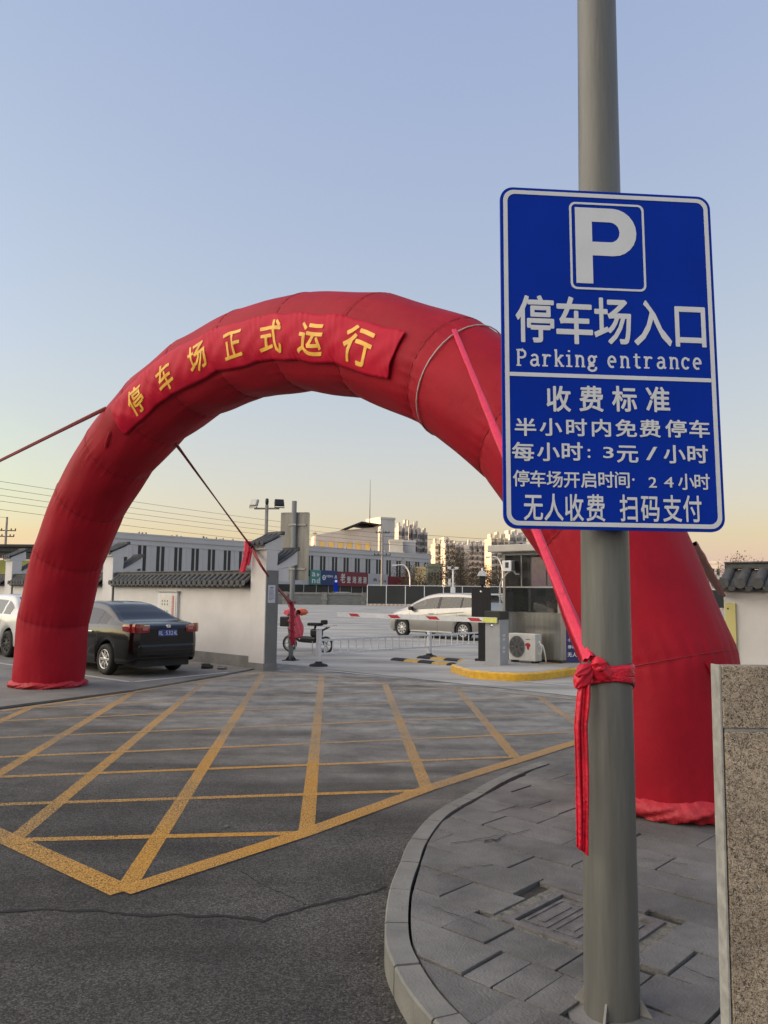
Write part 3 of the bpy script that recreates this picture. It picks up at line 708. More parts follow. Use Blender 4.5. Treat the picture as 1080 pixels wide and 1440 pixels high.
sub(b).build('wrap', M_ribred, tw)
def lobe(mb, c, d, ln, wd, fold):           # a gathered loop of ribbon, pinched at both ends
    d = Vector(d).normalized(); s = d.cross(Vector((0,-1,0))).normalized(); nrm = s.cross(d); rows = []
    for i in range(19):
        t = i/18; ww = wd*(.25+.85*sin(pi*t)**.8) if t < .8 else wd*(.25+.85*sin(pi*t)**.8)
        row = []
        for j in range(24):
            a = 2*pi*j/24; rr = 1+.26*sin(5*a+fold+3*t)+.14*sin(9*a-4*t)+.08*sin(17*a+9*t)
            row.append(c+d*ln*t+s*cos(a)*ww*rr*.5+nrm*sin(a)*ww*.34*rr)
        rows.append(row)
    mb.grid(rows, closed=True)
b = MB(); lobe(b, knot+Vector((0,-.01,.012)), (-.62,-.1,-.88), .105, .048, 0); lobe(b, knot+Vector((.0,-.012,.0)), (.62,-.2,.26), .055, .046, 2); lobe(b, knot+Vector((.0,-.014,.01)), (-.80,-.25,-.45), .075, .034, 1)
lobe(b, knot+Vector((.0,-.012,.02)), (.62,.0,-.55), .10, .05, 4)
sub(b).build('bow', M_ribred, tw)
b = MB(); rows = []
for i in range(60):
    t = i/59; z = 1.335-.625*t; cx = .742-.030*min(1, t*3)+.008*sin(3*t)+.004*t; cy = 2.955-.012*t; wd = .026+.018*min(1, t*6)+.005*sin(4*t); row = []
    for j in range(29):
        x = j/28; fold = (.006*sin(x*2*pi*1.7+1.6*sin(3*t)+.9)+.004*sin(x*2*pi*3.3-2.2*t))*min(1, 5*t+.3)
        row.append(Vector((cx+(x-.5)*wd, cy+fold+.003*sin(12*t+3*x), z-(.03*x if i == 59 else .03*x*max(0, t-.9)*10))))
    rows.append(row)
b.grid(rows); o = sub(b).build('tail', M_ribred, tw); md = o.modifiers.new('thickness', 'SOLIDIFY'); md.thickness = .003
# tether behind the right leg
b = MB(); ribbon(b, [TS(12.35, radians(112), 0), W(9.62, -.05, 1.62)], .09, .012, 1.5)
tag(b.build('tether_ribbon', M_ribdark), 'dark red tether from the right leg of the arch to the right wall', 'tether')

# ------------------------------------------------------------------ near pole
pl = thing('steel_pole', 'tall grey green tapered steel pole carrying the blue parking sign', 'pole', (PC.x, PC.y, .09))
b = MB(); b.lathe([(.0995-.0059*z, z) for z in (0,.05,.5,1,1.5,2,2.5,3,3.5,4,5,6,7,8)], 40); b.build('shaft', M_pole, pl)
b = MB(); b.box(-.16,.16,-.16,.16,.0,.014)
for k in range(4):
    R_ = Matrix.Rotation(pi/4*1.4+k*pi/2, 4, 'Z'); b.prism([(.096,.0145),(.145,.0145),(.140,.028),(.097,.085)], -.004, .004, R_)
b.build('base_plate', M_plinth, pl)

# ------------------------------------------------------------------ blue parking sign
def sign_frame(): return Vector((.84, 2.9, 2.2)), radians(4.3), radians(-2)
sp0, sry, srx = sign_frame()
sg = thing('parking_sign', 'blue and white parking entrance sign with fees on the near pole', 'sign', sp0, sry); sg.rotation_euler[0] = srx
SR = (Matrix.Rotation(sry, 3, 'Z') @ Matrix.Rotation(srx, 3, 'X')); sx_, sn_, sz_ = SR @ Vector((1,0,0)), SR @ Vector((0,1,0)), SR @ Vector((0,0,1))
def sl(u, v):
    d = ray(u, v); o_ = Vector((0,0,EYE)); t = (sp0-o_).dot(sn_)/d.dot(sn_); q_ = o_+d*t-sp0; return q_.dot(sx_), q_.dot(sz_)
x0, x1, z0, z1 = -.412, .412, -.366, .942
b = MB(); b.prism(rrect(x0, x1, z0, z1, .05, 8), 0, .012); b.build('board', M_blue, sg)
b = MB(); b.ring(rrect(x0+.011, x1-.011, z0+.011, z1-.011, .042, 8), rrect(x0+.027, x1-.027, z0+.027, z1-.027, .030, 8), -.002, -.0005)
b.box(x0+.0275, x1-.0275, -.002, -.0005, .199, .214); b.build('border', M_white, sg)
b = MB(); b.ring(rrect(-.146,.146,.545,.894,.024), rrect(-.138,.138,.553,.886,.018), -.002, -.0005)
def pz(x, y): return (-.124+(x-357)*.0007987, .873-(y-118)*.000832)
outer = [pz(357,483), pz(357,118), pz(540,118)] + [pz(540+115*sin(pi*k/16), 233-115*cos(pi*k/16)) for k in range(1, 16)] + [pz(540,348), pz(438,348), pz(438,483)]
hole = [pz(438,185), pz(525,185)] + [pz(525+48*sin(pi*k/10), 233.5-48.5*cos(pi*k/10)) for k in range(1, 10)] + [pz(525,282), pz(438,282)]
# P as stem + bowl band so that the counter stays open
b.prism([pz(357,483), pz(357,118), pz(438,118), pz(438,483)], -.002, -.0005)
ob = [pz(438,118), pz(540,118)] + [pz(540+115*sin(pi*k/12), 233-115*cos(pi*k/12)) for k in range(1, 12)] + [pz(540,348), pz(438,348)]
ib = [pz(438,185), pz(525,185)] + [pz(525+48*sin(pi*k/12), 233.5-48.5*cos(pi*k/12)) for k in range(1, 12)] + [pz(525,282), pz(438,282)]
for k in range(len(ob)-1): b.prism([ob[k], ob[k+1], ib[k+1], ib[k]], -.002, -.0005)
b.build('parking_symbol', M_white, sg)
def zline(items, w_, h_, off, y=-.0016):
    b = MB()
    for ch, px, py, *cj in items:
        x, z = sl(px, py); put_glyph(b, ch, x, z, w_/376*1.0 if not cj else cj[0]/376, h_/368 if not cj else cj[1]/368, y, off if not cj else .012, cjk=not cj)
    return b.build('lettering', M_white, sg, recalc=False)
def z6(c, x, y, *r): return (c, 700+x/3.273, 490+y/3.273, *r)
def z5(c, x, y): return (c, 700+x/3.273, 255+y/3.273)
zline([z5('停',172,634), z5('车',352,641), z5('场',530,643), z5('入',711,652), z5('口',885,662)], 53.5, 66, .020)
zline([z6('收',278,232), z6('费',430,232), z6('标',583,233), z6('准',736,235)], 34, 35, .024)
zline([z6('半',127,362), z6('小',243,362), z6('时',360,364), z6('内',476,366), z6('免',590,368), z6('费',700,369), z6('停',820,370), z6('车',927,371)], 30, 24, .022)
zline([z6('每',116,475), z6('小',232,476), z6('时',340,474), z6('元',596,484), z6('小',812,487), z6('时',917,487), z6(':',419,484,3.5,12), z6('3',508,480,14,15), z6('/',707,484,15,18)], 30, 25, .022)
zline([z6('停',108,598), z6('车',184,600), z6('场',262,602), z6('开',340,604), z6('启',420,604), z6('时',497,604), z6('间',572,605), z6('小',866,614), z6('时',938,614), z6('·',623,604,3,3), z6('2',712,617,11,14), z6('4',786,616,13,14)], 22.5, 22, .018)
zline([z6('无',163,729), z6('人',257,731), z6('收',350,732), z6('费',450,734), z6('扫',604,735), z6('码',702,736), z6('支',802,737), z6('付',895,738)], 26, 36, .016)
# slab serif lettering drawn stroke by stroke (unit: x-height = 1)
def arc(cx, cy, rx, ry, a0, a1, n=10): return [(cx+rx*cos(radians(a0+(a1-a0)*k/n)), cy+ry*sin(radians(a0+(a1-a0)*k/n))) for k in range(n+1)]
SER = {
 'P': [[(.22,0),(.22,1.42)], [(.22,1.42),(.5,1.42)]+arc(.5,1.07,.30,.35,90,-90)+[(.22,.72)], [(.05,0),(.45,0)], [(.05,1.42),(.25,1.42)]],
 'a': [arc(.42,.70,.26,.30,150,20)+[(.68,.1),(.84,0)], [(.68,.55),(.40,.55)]+arc(.38,.27,.24,.27,95,270)+[(.5,.02),(.68,.25)]],
 'r': [[(.05,.98),(.26,.98),(.26,0)], [(.05,0),(.52,0)], [(.26,.55)]+arc(.56,.62,.28,.36,150,45)],
 'k': [[(.06,1.45),(.2,1.45),(.2,0)], [(.05,0),(.36,0)], [(.2,.42),(.66,.98)], [(.36,.58),(.7,0)], [(.5,.98),(.82,.98)], [(.56,0),(.86,0)]],
 'i': [[(.2,.98),(.45,.98),(.45,0)], [(.2,0),(.72,0)], [(.44,1.32),(.46,1.48)]],
 'n': [[(.05,.98),(.2,.98),(.2,0)], [(.04,0),(.38,0)], [(.2,.6)]+arc(.46,.68,.24,.30,150,0)+[(.70,0)], [(.56,0),(.88,0)]],
 'g': [arc(.40,.66,.24,.32,0,360,16), [(.62,.9),(.86,.98)], [(.22,.42),(.22,.2),(.62,.14)], arc(.43,-.14,.32,.24,60,390,14)],
 'e': [[(.2,.52),(.74,.52)]+arc(.46,.5,.29,.49,5,300,16)],
 't': [[(.38,1.3),(.38,.22)]+arc(.56,.22,.18,.22,180,320), [(.12,.98),(.72,.98)]],
 'c': [arc(.46,.5,.29,.49,40,318,16), [(.70,.98),(.70,.72)]],
}
b = MB(); lay = 0
def stroke(mb, P, th, y, fx, fz):
    P = [Vector(p) for p in P]; rows = []
    for i, p in enumerate(P):
        a_ = (P[i]-P[i-1]).normalized() if i else (P[1]-P[0]).normalized(); c_ = (P[i+1]-P[i]).normalized() if i < len(P)-1 else a_
        t = (a_+c_).normalized(); k_ = 1/max(.5, t.dot(a_)); nn_ = Vector((-t.y, t.x))*th/2*k_
        rows.append([(p+nn_), (p-nn_)])
    mb.grid([[Vector((fx(q_.x), y, fz(q_.y))) for q_ in r_] for r_ in rows], smooth=False)
for ch, xx in zip('Parkingentrance', (110,173,229,285,331,381,438,528,588,645,697,756,815,868,921)):
    bx, bz = sl(700+(xx-27)/3.273, 490+(77+(xx-110)*.021)/3.273); ex_, ez_ = 55/3.273/376, 50/3.273/368
    for k, st in enumerate(SER[ch]):
        vert = abs(st[0][0]-st[-1][0]) < .1 and len(st) == 2
        thin = (len(st) == 2 and abs(st[0][1]-st[1][1]) < .05)
        stroke(b, st, .13 if thin else .19, -.0012-.0002*k, lambda q_: bx+q_*ex_, lambda q_: bz+q_*ez_)
b.build('lettering', M_white, sg, recalc=False)
b = MB()
for z in (.65, -.1):
    b.box(-.2,.2,.0125,.03,z-.02,z+.02); b.lathe([(.096-.006*(z+2.1)+.003+k_*.004, z-.02+.04*m_) for k_, m_ in ((0,0),(1,0),(1,1),(0,1))], 24, Matrix.Translation((.0, .148, 0)))
b.build('clamp', M_galv, sg)

# ------------------------------------------------------------------ granite pier on the right
gp = thing('granite_pier', 'speckled granite pier of two blocks in front of the plain white wall', 'pier', (1.09, 2.6, .1))
b = MB(); b.box(.0,.72,0,.07,1.082,1.278, bev=.004); b.build('cap_block', M_granite, gp)
b = MB(); b.box(.004,.715,.003,.067,0,1.072, bev=.004); b.build('base_block', M_granite, gp)
b = MB(); b.box(-.009,-.0005,.004,.068,0,1.28, bev=.002); b.build('edge_strip', mat('cut_edge', (.30,.30,.28), .75, .3, 20), gp)
b = MB(); b.box(.006,.71,.006,.064,1.0722,1.0818); b.build('mortar', mat('mortar', (.30,.30,.29), .9, .6, 9), gp)
# ------------------------------------------------------------------ left boundary wall, gate pillars, right wall
def tile_run(mb, L0, L1, y_eave, z_eave, y_ridge, z_ridge, pitch=.2, r=.062):
    """one slope of barrel tiles between X = L0 and L1, from the eave up to the ridge"""
    n = max(1, round((L1-L0)/pitch)); pitch = (L1-L0)/n; K = 7
    dirn = 1 if y_ridge > y_eave else -1
    for i in range(n+1):
        x = L0+i*pitch; prof = []
        for k in range(K):
            t = k/(K-1); y = y_eave+(y_ridge-y_eave)*t; z = z_eave+(z_ridge-z_eave)*(t**1.25)
            step = .012*(1-((t*4) % 1)); prof.append((y, z+step))
        rows = [[Vector((x+r*cos(pi*j/8), y, z+r*.95*sin(pi*j/8))) for j in range(9)] for y, z in prof]
        mb.grid(rows); y, z = prof[0]
        mb.add([Vector((x+r*1.12*cos(2*pi*j/12), y-.004*dirn, z+.01+r*1.05*sin(2*pi*j/12))) for j in range(12)], [list(range(12))])
        if i < n:                                   # pan tile between, drooping at the eave
            rows = [[Vector((x+pitch*j/6, y_, z_-.05*sin(pi*j/6)*.7+.006)) for j in range(7)] for y_, z_ in prof]
            mb.grid(rows); c = x+pitch/2
            mb.add([Vector((c-.05, y-.003*dirn, z-.03)), Vector((c+.05, y-.003*dirn, z-.03)), Vector((c+.035, y-.003*dirn, z-.07)), Vector((c, y-.003*dirn, z-.085)), Vector((c-.035, y-.003*dirn, z-.07))], [[0,1,2,3,4]])
def wall_section(loc, L, label, grp=None):
    t = thing('boundary_wall', label, 'wall', loc, LOT, grp)
    b = MB(); b.box(0, L, 0, .24, .26, 1.66); b.build('render_panel', M_wall, t)
    b = MB(); b.box(-.002, L+.002, -.03, .27, -.05, .258, bev=.006); b.build('plinth', M_plinth, t)
    b = MB(); b.box(0, L, -.10, .34, 1.662, 1.70); tile_run(b, .06, L-.06, -.17, 1.74, .10, 1.95); tile_run(b, .06, L-.06, .41, 1.74, .14, 1.95)
    b.prism([(-.08,1.70),(.32,1.70),(.12,1.93)], .01, L-.01, Matrix(((0,1,0,0),(1,0,0,0),(0,0,1,0),(0,0,0,1)))); b.build('tile_coping', M_tile, t)
    b = MB(); b.box(.0, L, .05, .19, 1.945, 2.01, bev=.01); b.box(.0, L, .035, .205, 2.011, 2.035, bev=.008); b.build('ridge', M_tile, t)
    return t
PITCH_W = 6.25
def gate_pillar(loc, label):
    t = thing('gate_pillar', label, 'pillar', loc, LOT)
    YZ = Matrix(((0,1,0,0),(1,0,0,0),(0,0,1,0),(0,0,0,1)))      # prism in (depth, height), extruded along X
    b = MB(); b.box(0,.5,0,.30,.14,2.44, bev=.006); b.build('shaft', M_wall, t)
    b = MB(); b.box(.4995,.515,.02,.32,.0,2.02); b.prism([(.302,.0),(.33,.0),(.33,2.02),(.302,2.02)], .02, .5, YZ); b.build('grey_side', M_greypaint, t)
    b = MB(); b.box(-.02,.52,-.025,.33,-.02,.139, bev=.008); b.build('plinth', M_plinth, t)
    b = MB(); b.prism([(-.06,2.442),(.42,2.442),(.40,2.74),(-.04,2.54)], .02, .5, YZ)
    b.prism([(.302,2.04),(.84,2.16),(.84,2.44),(.302,2.12)], .03, .49, YZ)
    b.prism([(.302,1.80),(.62,1.80),(.62,2.10),(.302,2.038)], .04, .48, YZ)
    b.build('gable', M_wall, t)
    b = MB(); tile_run(b, .03, .49, -.12, 2.55, .40, 2.78, .15, .05); b.box(0,.52,.36,.46,2.76,2.84, bev=.01)
    tile_run(b, .04, .48, .31, 2.15, .84, 2.46, .15, .05); b.box(.02,.5,.80,.90,2.45,2.53, bev=.01)
    b.build('tile_cap', M_tile, t)
    return t
gp1 = gate_pillar(W(0), 'white gate pillar with two stepped tile caps beside the scooter')
gp2 = dup(gp1, W(-PITCH_W), LOT, 'white gate pillar with tile caps behind the black sedan')
gp3 = dup(gp1, W(-2*PITCH_W), LOT, 'white gate pillar with tile caps above the white older car')
for o_ in (gp1, gp2, gp3): o_['group'] = 'stepped gate pillars along the wall'
for c in gp1.children:
    if c.name.startswith('grey_side'):
        b = MB(); b.box(.5162,.518,.05,.24,1.36,1.72); ntc = thing('notice', 'white printed notice on the grey side of the gate pillar', 'notice', W(0), LOT); b.build('sheet', M_paper, ntc)
        b = MB(); b.box(.5182,.5187,.10,.19,1.655,1.675)
        for k in range(9): b.box(.5182,.5187,.075,.075+random.uniform(.09,.15),1.62-.025*k,1.628-.025*k)
        b.build('printed_lines', M_ink, ntc)
wl1 = wall_section(W(-PITCH_W+.53, .05), PITCH_W-.56, 'white wall with grey tile coping behind the black sedan, electric box on it')
wl2 = dup(wl1, W(-2*PITCH_W+.53, .05), LOT, 'white wall with grey tile coping behind the white older car')
wl3 = dup(wl1, W(-3*PITCH_W+.53, .05), LOT, 'white wall with grey tile coping farthest from the gate opening')
for o_ in (wl1, wl2, wl3): o_['group'] = 'boundary wall sections on the left'
wr = wall_section(W(9.62, .0), 5.4, 'white wall with grey tile coping behind the granite pier')
yb = thing('yellow_board', 'narrow pale yellow board standing against the end of the right wall', 'board', W(9.62, 0), LOT)
b = MB(); b.box(.02,.15,-.035,-.004,.30,1.52, bev=.004); b.build('panel', M_yboard, yb); b = MB(); b.box(.05,.07,-.038,-.0352,1.44,1.46); b.box(.05,.07,-.038,-.0352,.40,.42); b.build('screw', M_black, yb)
# electric box
eb = thing('electric_box', 'white metal electric box with a red warning strip on the white wall', 'electric box', W(-3.05, .05), LOT)
b = MB(); b.box(-.46,.36,-.07,-.002,.86,1.54, bev=.006); b.build('cabinet', M_whitep, eb)
b = MB(); b.box(-.50,.40,-.10,.0,1.545,1.57); b.build('hood', M_galv, eb)
b = MB(); b.box(-.36,.32,-.083,-.0715,.90,1.50, bev=.003); b.build('door', M_cream, eb)
b = MB()
for gx in (-.24,-.13,-.02):
    for gz in (1.02,1.10,1.26,1.34): b.box(gx-.016, gx+.016, -.0855, -.0832, gz-.022, gz+.022)
b.build('vent_slots', M_ink, eb)
b = MB(); b.box(.17,.25,-.086,-.0832,.96,1.46); b.build('warning_strip', M_redst, eb)
b = MB()
for k, ch in enumerate('高压危险请勿靠近'): put_glyph(b, ch, .21, 1.425-.058*k, .055, .05, -.0868, .01)
b.build('lettering', M_white, eb, recalc=False)
# stones at the wall foot
for p, r, l in (((-3.55,16.35), .13, 'dark stone at the wall foot behind the black sedan'), ((-3.2,16.2), .09, 'small pale stone at the wall foot right of the sedan')):
    b = MB(); pebble(b, 0, 0, 0, r); pebble(b, r*.6, r*.3, 0, r*.6); tag(b.build('stone', M_plinth if r < .1 else M_joint, loc=(p[0], p[1], .05)), l, 'stone')

# ------------------------------------------------------------------ sign post seen from behind
bs = thing('road_sign', 'grey back of a tall sign on a post beside the gate pillar', 'sign', (SP.x, SP.y, 0), radians(-14))
b = MB(); b.lathe([(.058,0),(.058,3.72),(.0,3.72)], 20); b.build('post', M_greypaint, bs)
b = MB(); b.box(-.16,.16,-.16,.16,.0,.02); 
for k in range(4): b.prism([(.058,.02),(.14,.02),(.058,.12)], -.006, .006, Matrix.Rotation(pi/4+k*pi/2, 4, 'Z'))
b.build('base_plate', M_black, bs)
b = MB(); b.prism(rrect(-.36,.36,1.86,3.46,.05), .075, .09); b.box(-.355,.355,.068,.0745,3.43,3.455); b.build('panel', M_signback, bs)
b = MB()
for z in (3.16, 2.12): b.box(-.16,.28,.045,.0745,z-.02,z+.02); b.box(-.07,.07,-.066,-.059,z-.018,z+.018)
b.build('bracket', M_galv, bs)

# ------------------------------------------------------------------ floodlight mast behind the wall
fp = AT(374, 760, 26.0); fl = thing('floodlight_mast', 'pale mast with two floodlights behind the left wall', 'floodlight mast', (fp.x, fp.y, 0), radians(-8))
b = MB(); b.lathe([(.06,0),(.055,4.4),(0,4.4)], 14); b.build('mast', M_conp, fl)
b = MB(); b.tube([(-.42,0,4.28),(.42,0,4.28)], .03, 8); b.build('crossarm', M_conp, fl)
for sx, m_ in ((-1, M_galv), (1, M_black)):
    b = MB(); R_ = Matrix.Translation((sx*.42, -.02, 4.46)) @ Matrix.Rotation(radians(25*sx), 4, 'Z') @ Matrix.Rotation(radians(-20), 4, 'X')
    b.box(-.15,.15,-.05,.05,-.11,.12, R_, bev=.02); b.box(-.13,.13,-.062,-.05,-.09,.10, R_); b.box(-.16,-.15,-.02,.02,-.16,.02, R_); b.box(.15,.16,-.02,.02,-.16,.02, R_); b.box(-.16,.16,-.02,.02,-.175,-.161, R_)
    b.build('floodlight', m_, fl)
b = MB(); b.lathe([(.0,4.62),(.05,4.60),(.06,4.52),(.05,4.42),(.03,4.401)], 14); b.build('camera', M_black, fl)

# ------------------------------------------------------------------ cars
def pchip(P):
    xs = [p[0] for p in P]; ys = [p[1] for p in P]; n = len(P); d = [(ys[i+1]-ys[i])/(xs[i+1]-xs[i]) for i in range(n-1)]
    m = [d[0]]+[0 if d[i-1]*d[i] <= 0 else 2*d[i-1]*d[i]/(d[i-1]+d[i]) for i in range(1, n-1)]+[d[-1]]
    def f(x):
        if x <= xs[0]: return ys[0]
        if x >= xs[-1]: return ys[-1]
        i = 0
        while xs[i+1] < x: i += 1
        h = xs[i+1]-xs[i]; t = (x-xs[i])/h
        return (2*t**3-3*t*t+1)*ys[i]+(t**3-2*t*t+t)*h*m[i]+(-2*t**3+3*t*t)*ys[i+1]+(t**3-t*t)*h*m[i+1]
    return f
def make_car(name, label, cat, S_, loc, rotz, paint, glass, group=None, alloy=M_alloy):
    """+X is the front; S_ holds the profile curves"""
    t = thing(name, label, cat, loc, rotz, group)
    roof, belt, wid, sill = pchip(S_['roof']), pchip(S_['belt']), pchip(S_['wid']), pchip(S_['sill'])
    xr, xf = S_['roof'][0][0], S_['roof'][-1][0]; wx, wr_, ar = S_['wheels'], S_['wr'], S_['arch']
    keys = sorted(set([xr, xf]+[k for s_ in S_['side'] for k in s_]+list(S_['rear'])+list(S_['front'])))
    xs = set(keys); n = 96
    for i in range(n+1): xs.add(round(xr+(xf-xr)*i/n, 4))
    for c in wx:
        for k in range(21): xs.add(round(c-ar*cos(pi*k/20), 4))
    for k in range(8): xs.add(round(xr+.16*(k/8)**2, 4)); xs.add(round(xf-.16*(k/8)**2, 4))
    xs = sorted(x for x in xs if xr <= x <= xf)
    xs = [x for i, x in enumerate(xs) if i == 0 or x-xs[i-1] > .004 or x in keys]
    def half_ring(x):
        Wd, bl, rf = wid(x), belt(x), roof(x); z0 = sill(x)
        for c in wx:
            if abs(x-c) < ar: z0 = max(z0, wr_+sqrt(ar*ar-(x-c)**2))
        rf = max(rf, bl+.012); h = rf-bl; sh = bl-.09
        z1 = z0+.04; zm = max(.54*bl+.1, z0+.09); sh = max(sh, zm+.03)
        yb = Wd*.945; yr = yb-S_['tumble']*h-.02; R_ = min(.07, h*.35)
        P = [(Wd*.93, z0), (Wd*.975, z1), (Wd, zm), (Wd*.995, (zm+sh)/2), (Wd*.98, sh), (Wd*.965, sh+.05*(bl-sh)/.09), (yb, bl)]
        zt = rf-R_
        for f in (.09, .5, .86): P.append((yb+(yr-yb)*f-.012*sin(pi*f)*-1*(h > .2), bl+(zt-bl)*f))
        P.append((yr, zt)); P.append((yr-R_*.35, zt+R_*.55)); P.append((yr-R_, zt+R_*.85))
        ye = yr-R_
        for f in (.10, .5, 1.0): P.append((ye*(1-f), zt+R_*.85+(R_*.15+.004)*sin(pi/2*f)))
        return P
    H = [half_ring(x) for x in xs]; m = len(H[0])
    def pt(i, j, s): return Vector((xs[i], s*H[i][j][0], H[i][j][1]))
    body = MB(); gl = MB(); full = []
    ring = [[pt(i, j, 1) for j in range(m)]+[pt(i, j, -1) for j in range(m-2, -1, -1)] for i in range(len(xs))]
    V = [q for r in ring for q in r]; M_ = len(ring[0]); fb, fside, fwin = [], {}, []
    for i in range(len(xs)-1):
        xm = (xs[i]+xs[i+1])/2; hh = roof(xm)-belt(xm)
        for j in range(M_-1):
            jj = j if j < m-1 else M_-2-j
            f = (i*M_+j, i*M_+j+1, (i+1)*M_+j+1, (i+1)*M_+j); g = None
            if jj in (7, 8) and hh > .10:
                for k, (a, c) in enumerate(S_['side']):
                    if a < xm < c: g = ('s', k, j < m-1)
            if jj in (7, 8) and g is None and S_.get('trim') and S_['side'][0][0] < xm < S_['side'][-1][1]: g = ('p', sum(xm > q_[1] for q_ in S_['side']), j < m-1)
            if jj in (13, 14) and S_['rear'][0] < xm < S_['rear'][1]: g = ('r', 0, 0)
            if jj in (13, 14) and S_['front'][0] < xm < S_['front'][1]: g = ('f', 0, 0)
            if g: fside.setdefault(g, []).append(f)
            else: fb.append(f)
    body.add(V, fb, True)
    for e in (0, len(xs)-1):                                            # flat ends
        body.add(ring[e], [[k for k in range(M_)]])
    bo = body.build('body', paint, t)
    for g, fs in fside.items():
        used = sorted(set(k for f in fs for k in f)); mp = {k: i for i, k in enumerate(used)}
        b = MB(); b.add([V[k] for k in used], [[mp[k] for k in f] for f in fs], True)
        b.build({'s': 'side_window', 'r': 'rear_window', 'f': 'windscreen', 'p': 'window_pillar'}[g[0]], M_black if g[0] == 'p' else glass, t)
    b = MB(); wm = wid((xr+xf)/2); b.box(xr+.12, xf-.12, -wm+.27, wm-.27, .19, .62); b.box(wx[0]+ar+.03, wx[1]-ar-.03, -wm+.1, wm-.1, .19, .55)
    b.box(xr+.25, wx[0]+.55, -wm+.30, wm-.30, .621, belt(wx[0])-.1)
    b.build('underbody', M_dark, t)
    b = MB()                                                            # seats and dash seen through the glass
    for sx in S_['seats']:
        for sy in (-.36, .36): b.box(sx-.10, sx+.06, sy-.22, sy+.22, .45, 1.05 if S_['h'] < 1.55 else 1.15, bev=.05); b.box(sx-.07, sx+.03, sy-.12, sy+.12, 1.06, 1.24, bev=.04)
    b.build('seats', M_dark, t)
    yw = wid(wx[0])-.105
    for c in wx:
        for s in (1, -1):
            R_ = Matrix.Translation((c, s*yw, wr_)) @ Matrix.Rotation(radians(-90*s), 4, 'X')
            b = MB(); b.lathe([(wr_*.62,-.10),(wr_*.86,-.10),(wr_*.97,-.075),(wr_,-.03),(wr_,.03),(wr_*.97,.075),(wr_*.86,.098),(wr_*.66,.092),(wr_*.63,.07)], 36, R_)
            wh = b.build('wheel', M_rubber, t)
            b = MB(); b.lathe([(wr_*.64,.075),(wr_*.62,.09),(wr_*.58,.08),(wr_*.56,.02),(wr_*.56,-.05)], 36, R_)
            ns = S_.get('spokes', 7)
            for k in range(ns):
                Q = R_ @ Matrix.Rotation(2*pi*k/ns, 4, 'Z'); b.box(.04, wr_*.60, -.028, .028, .045, .075, Q, bev=.008)
            b.lathe([(0,.085),(.03,.085),(.055,.075),(.06,.04)], 16, R_); b.build('rim', alloy, wh)
            b = MB(); b.lathe([(0,.0),(wr_*.57,.0)], 24, R_); b.build('brake_disc', M_black, wh)
    for s in (1, -1):                                                   # mirrors and handles
        x = S_['mirror']; y = wid(x)*.945; z = belt(x)
        b = MB(); b.box(x-.07, x+.07, min(s*(y+.02), s*(y+.20)), max(s*(y+.02), s*(y+.20)), z+.02, z+.16, bev=.035); b.box(x-.02, x+.03, min(s*(y-.03), s*(y+.03)), max(s*(y-.03), s*(y+.03)), z-.0, z+.06); b.build('mirror', S_.get('mmat', M_black), t)
        for hx in S_['handles']:
            y = wid(hx)*.99; z = belt(hx)-.115
            b = MB(); b.box(hx-.10, hx+.10, min(s*(y-.01), s*(y+.028)), max(s*(y-.01), s*(y+.028)), z-.016, z+.016, bev=.012); b.build('door_handle', S_.get('hmat', paint), t)
    b = MB()                                                            # door gaps and sill trim
    for dx in S_['doors']:
        for s in (1, -1):
            P = []
            for k in range(9):
                z = sill(dx)+.06+(belt(dx)-.03-sill(dx)-.06)*k/8; r = half_ring(dx); y = None
                for q in range(6):
                    if r[q][1] <= z <= r[q+1][1] or q == 5: f = (z-r[q][1])/max(1e-4, r[q+1][1]-r[q][1]); y = r[q][0]+(r[q+1][0]-r[q][0])*f; break
                P.append((y, z))
            b.grid([[Vector((dx-.005, s*(y+.0025), z)), Vector((dx+.005, s*(y+.0025), z))] for y, z in P], smooth=False)
    b.build('door_gap', M_black, t)
    t['_']=0; del t['_']
    return t, half_ring, wid, belt
SEDAN = dict(h=1.49, trim=1, wr=.315, arch=.375, wheels=(-1.30,1.35), tumble=.52, seats=(-.75,.25),
  roof=[(-2.25,.95),(-2.20,1.01),(-2.05,1.06),(-1.70,1.10),(-1.2,1.29),(-.75,1.435),(-.25,1.485),(.15,1.48),(.5,1.41),(1.0,1.17),(1.25,1.03),(1.8,.93),(2.1,.82),(2.25,.68)],
  belt=[(-2.25,.93),(-2.0,1.00),(-1.5,1.01),(-.5,.965),(.5,.93),(1.25,.91),(1.8,.87),(2.1,.77),(2.25,.62)],
  wid=[(-2.25,.64),(-2.17,.755),(-2.0,.83),(-1.5,.88),(-.5,.89),(.8,.89),(1.5,.88),(1.95,.83),(2.15,.73),(2.25,.58)],
  sill=[(-2.25,.36),(-2.0,.27),(-1.0,.21),(1.0,.21),(2.0,.25),(2.25,.33)],
  side=[(-1.28,-.92),(-.87,-.15),(-.09,.95)], rear=(-1.60,-.82), front=(.42,1.12), mirror=.78, handles=(-.72,.22), doors=(-1.0,-.12,.98), spokes=8, hmat=M_chrome)
carpos = W(0).copy()
LB = Vector((-5.07, 14.96, 0)); hd = -rv                   # rear left tyre of the sedan; both parked along the wall
def place_from_wheel(wp, dx, yw): return Vector(wp) + rv*dx + bv*yw
sp_ = place_from_wheel(LB, -1.21, .69)
sd1, hr, wd_, bl_ = make_car('sedan', 'black sedan parked along the white wall behind the arch', 'car', SEDAN, (sp_.x, sp_.y, .03), LOT+pi, M_carblack, M_tint)
def mirror_y(f):
    for s in (1, -1): f(s)
sd1.scale = (.93, .88, .90)
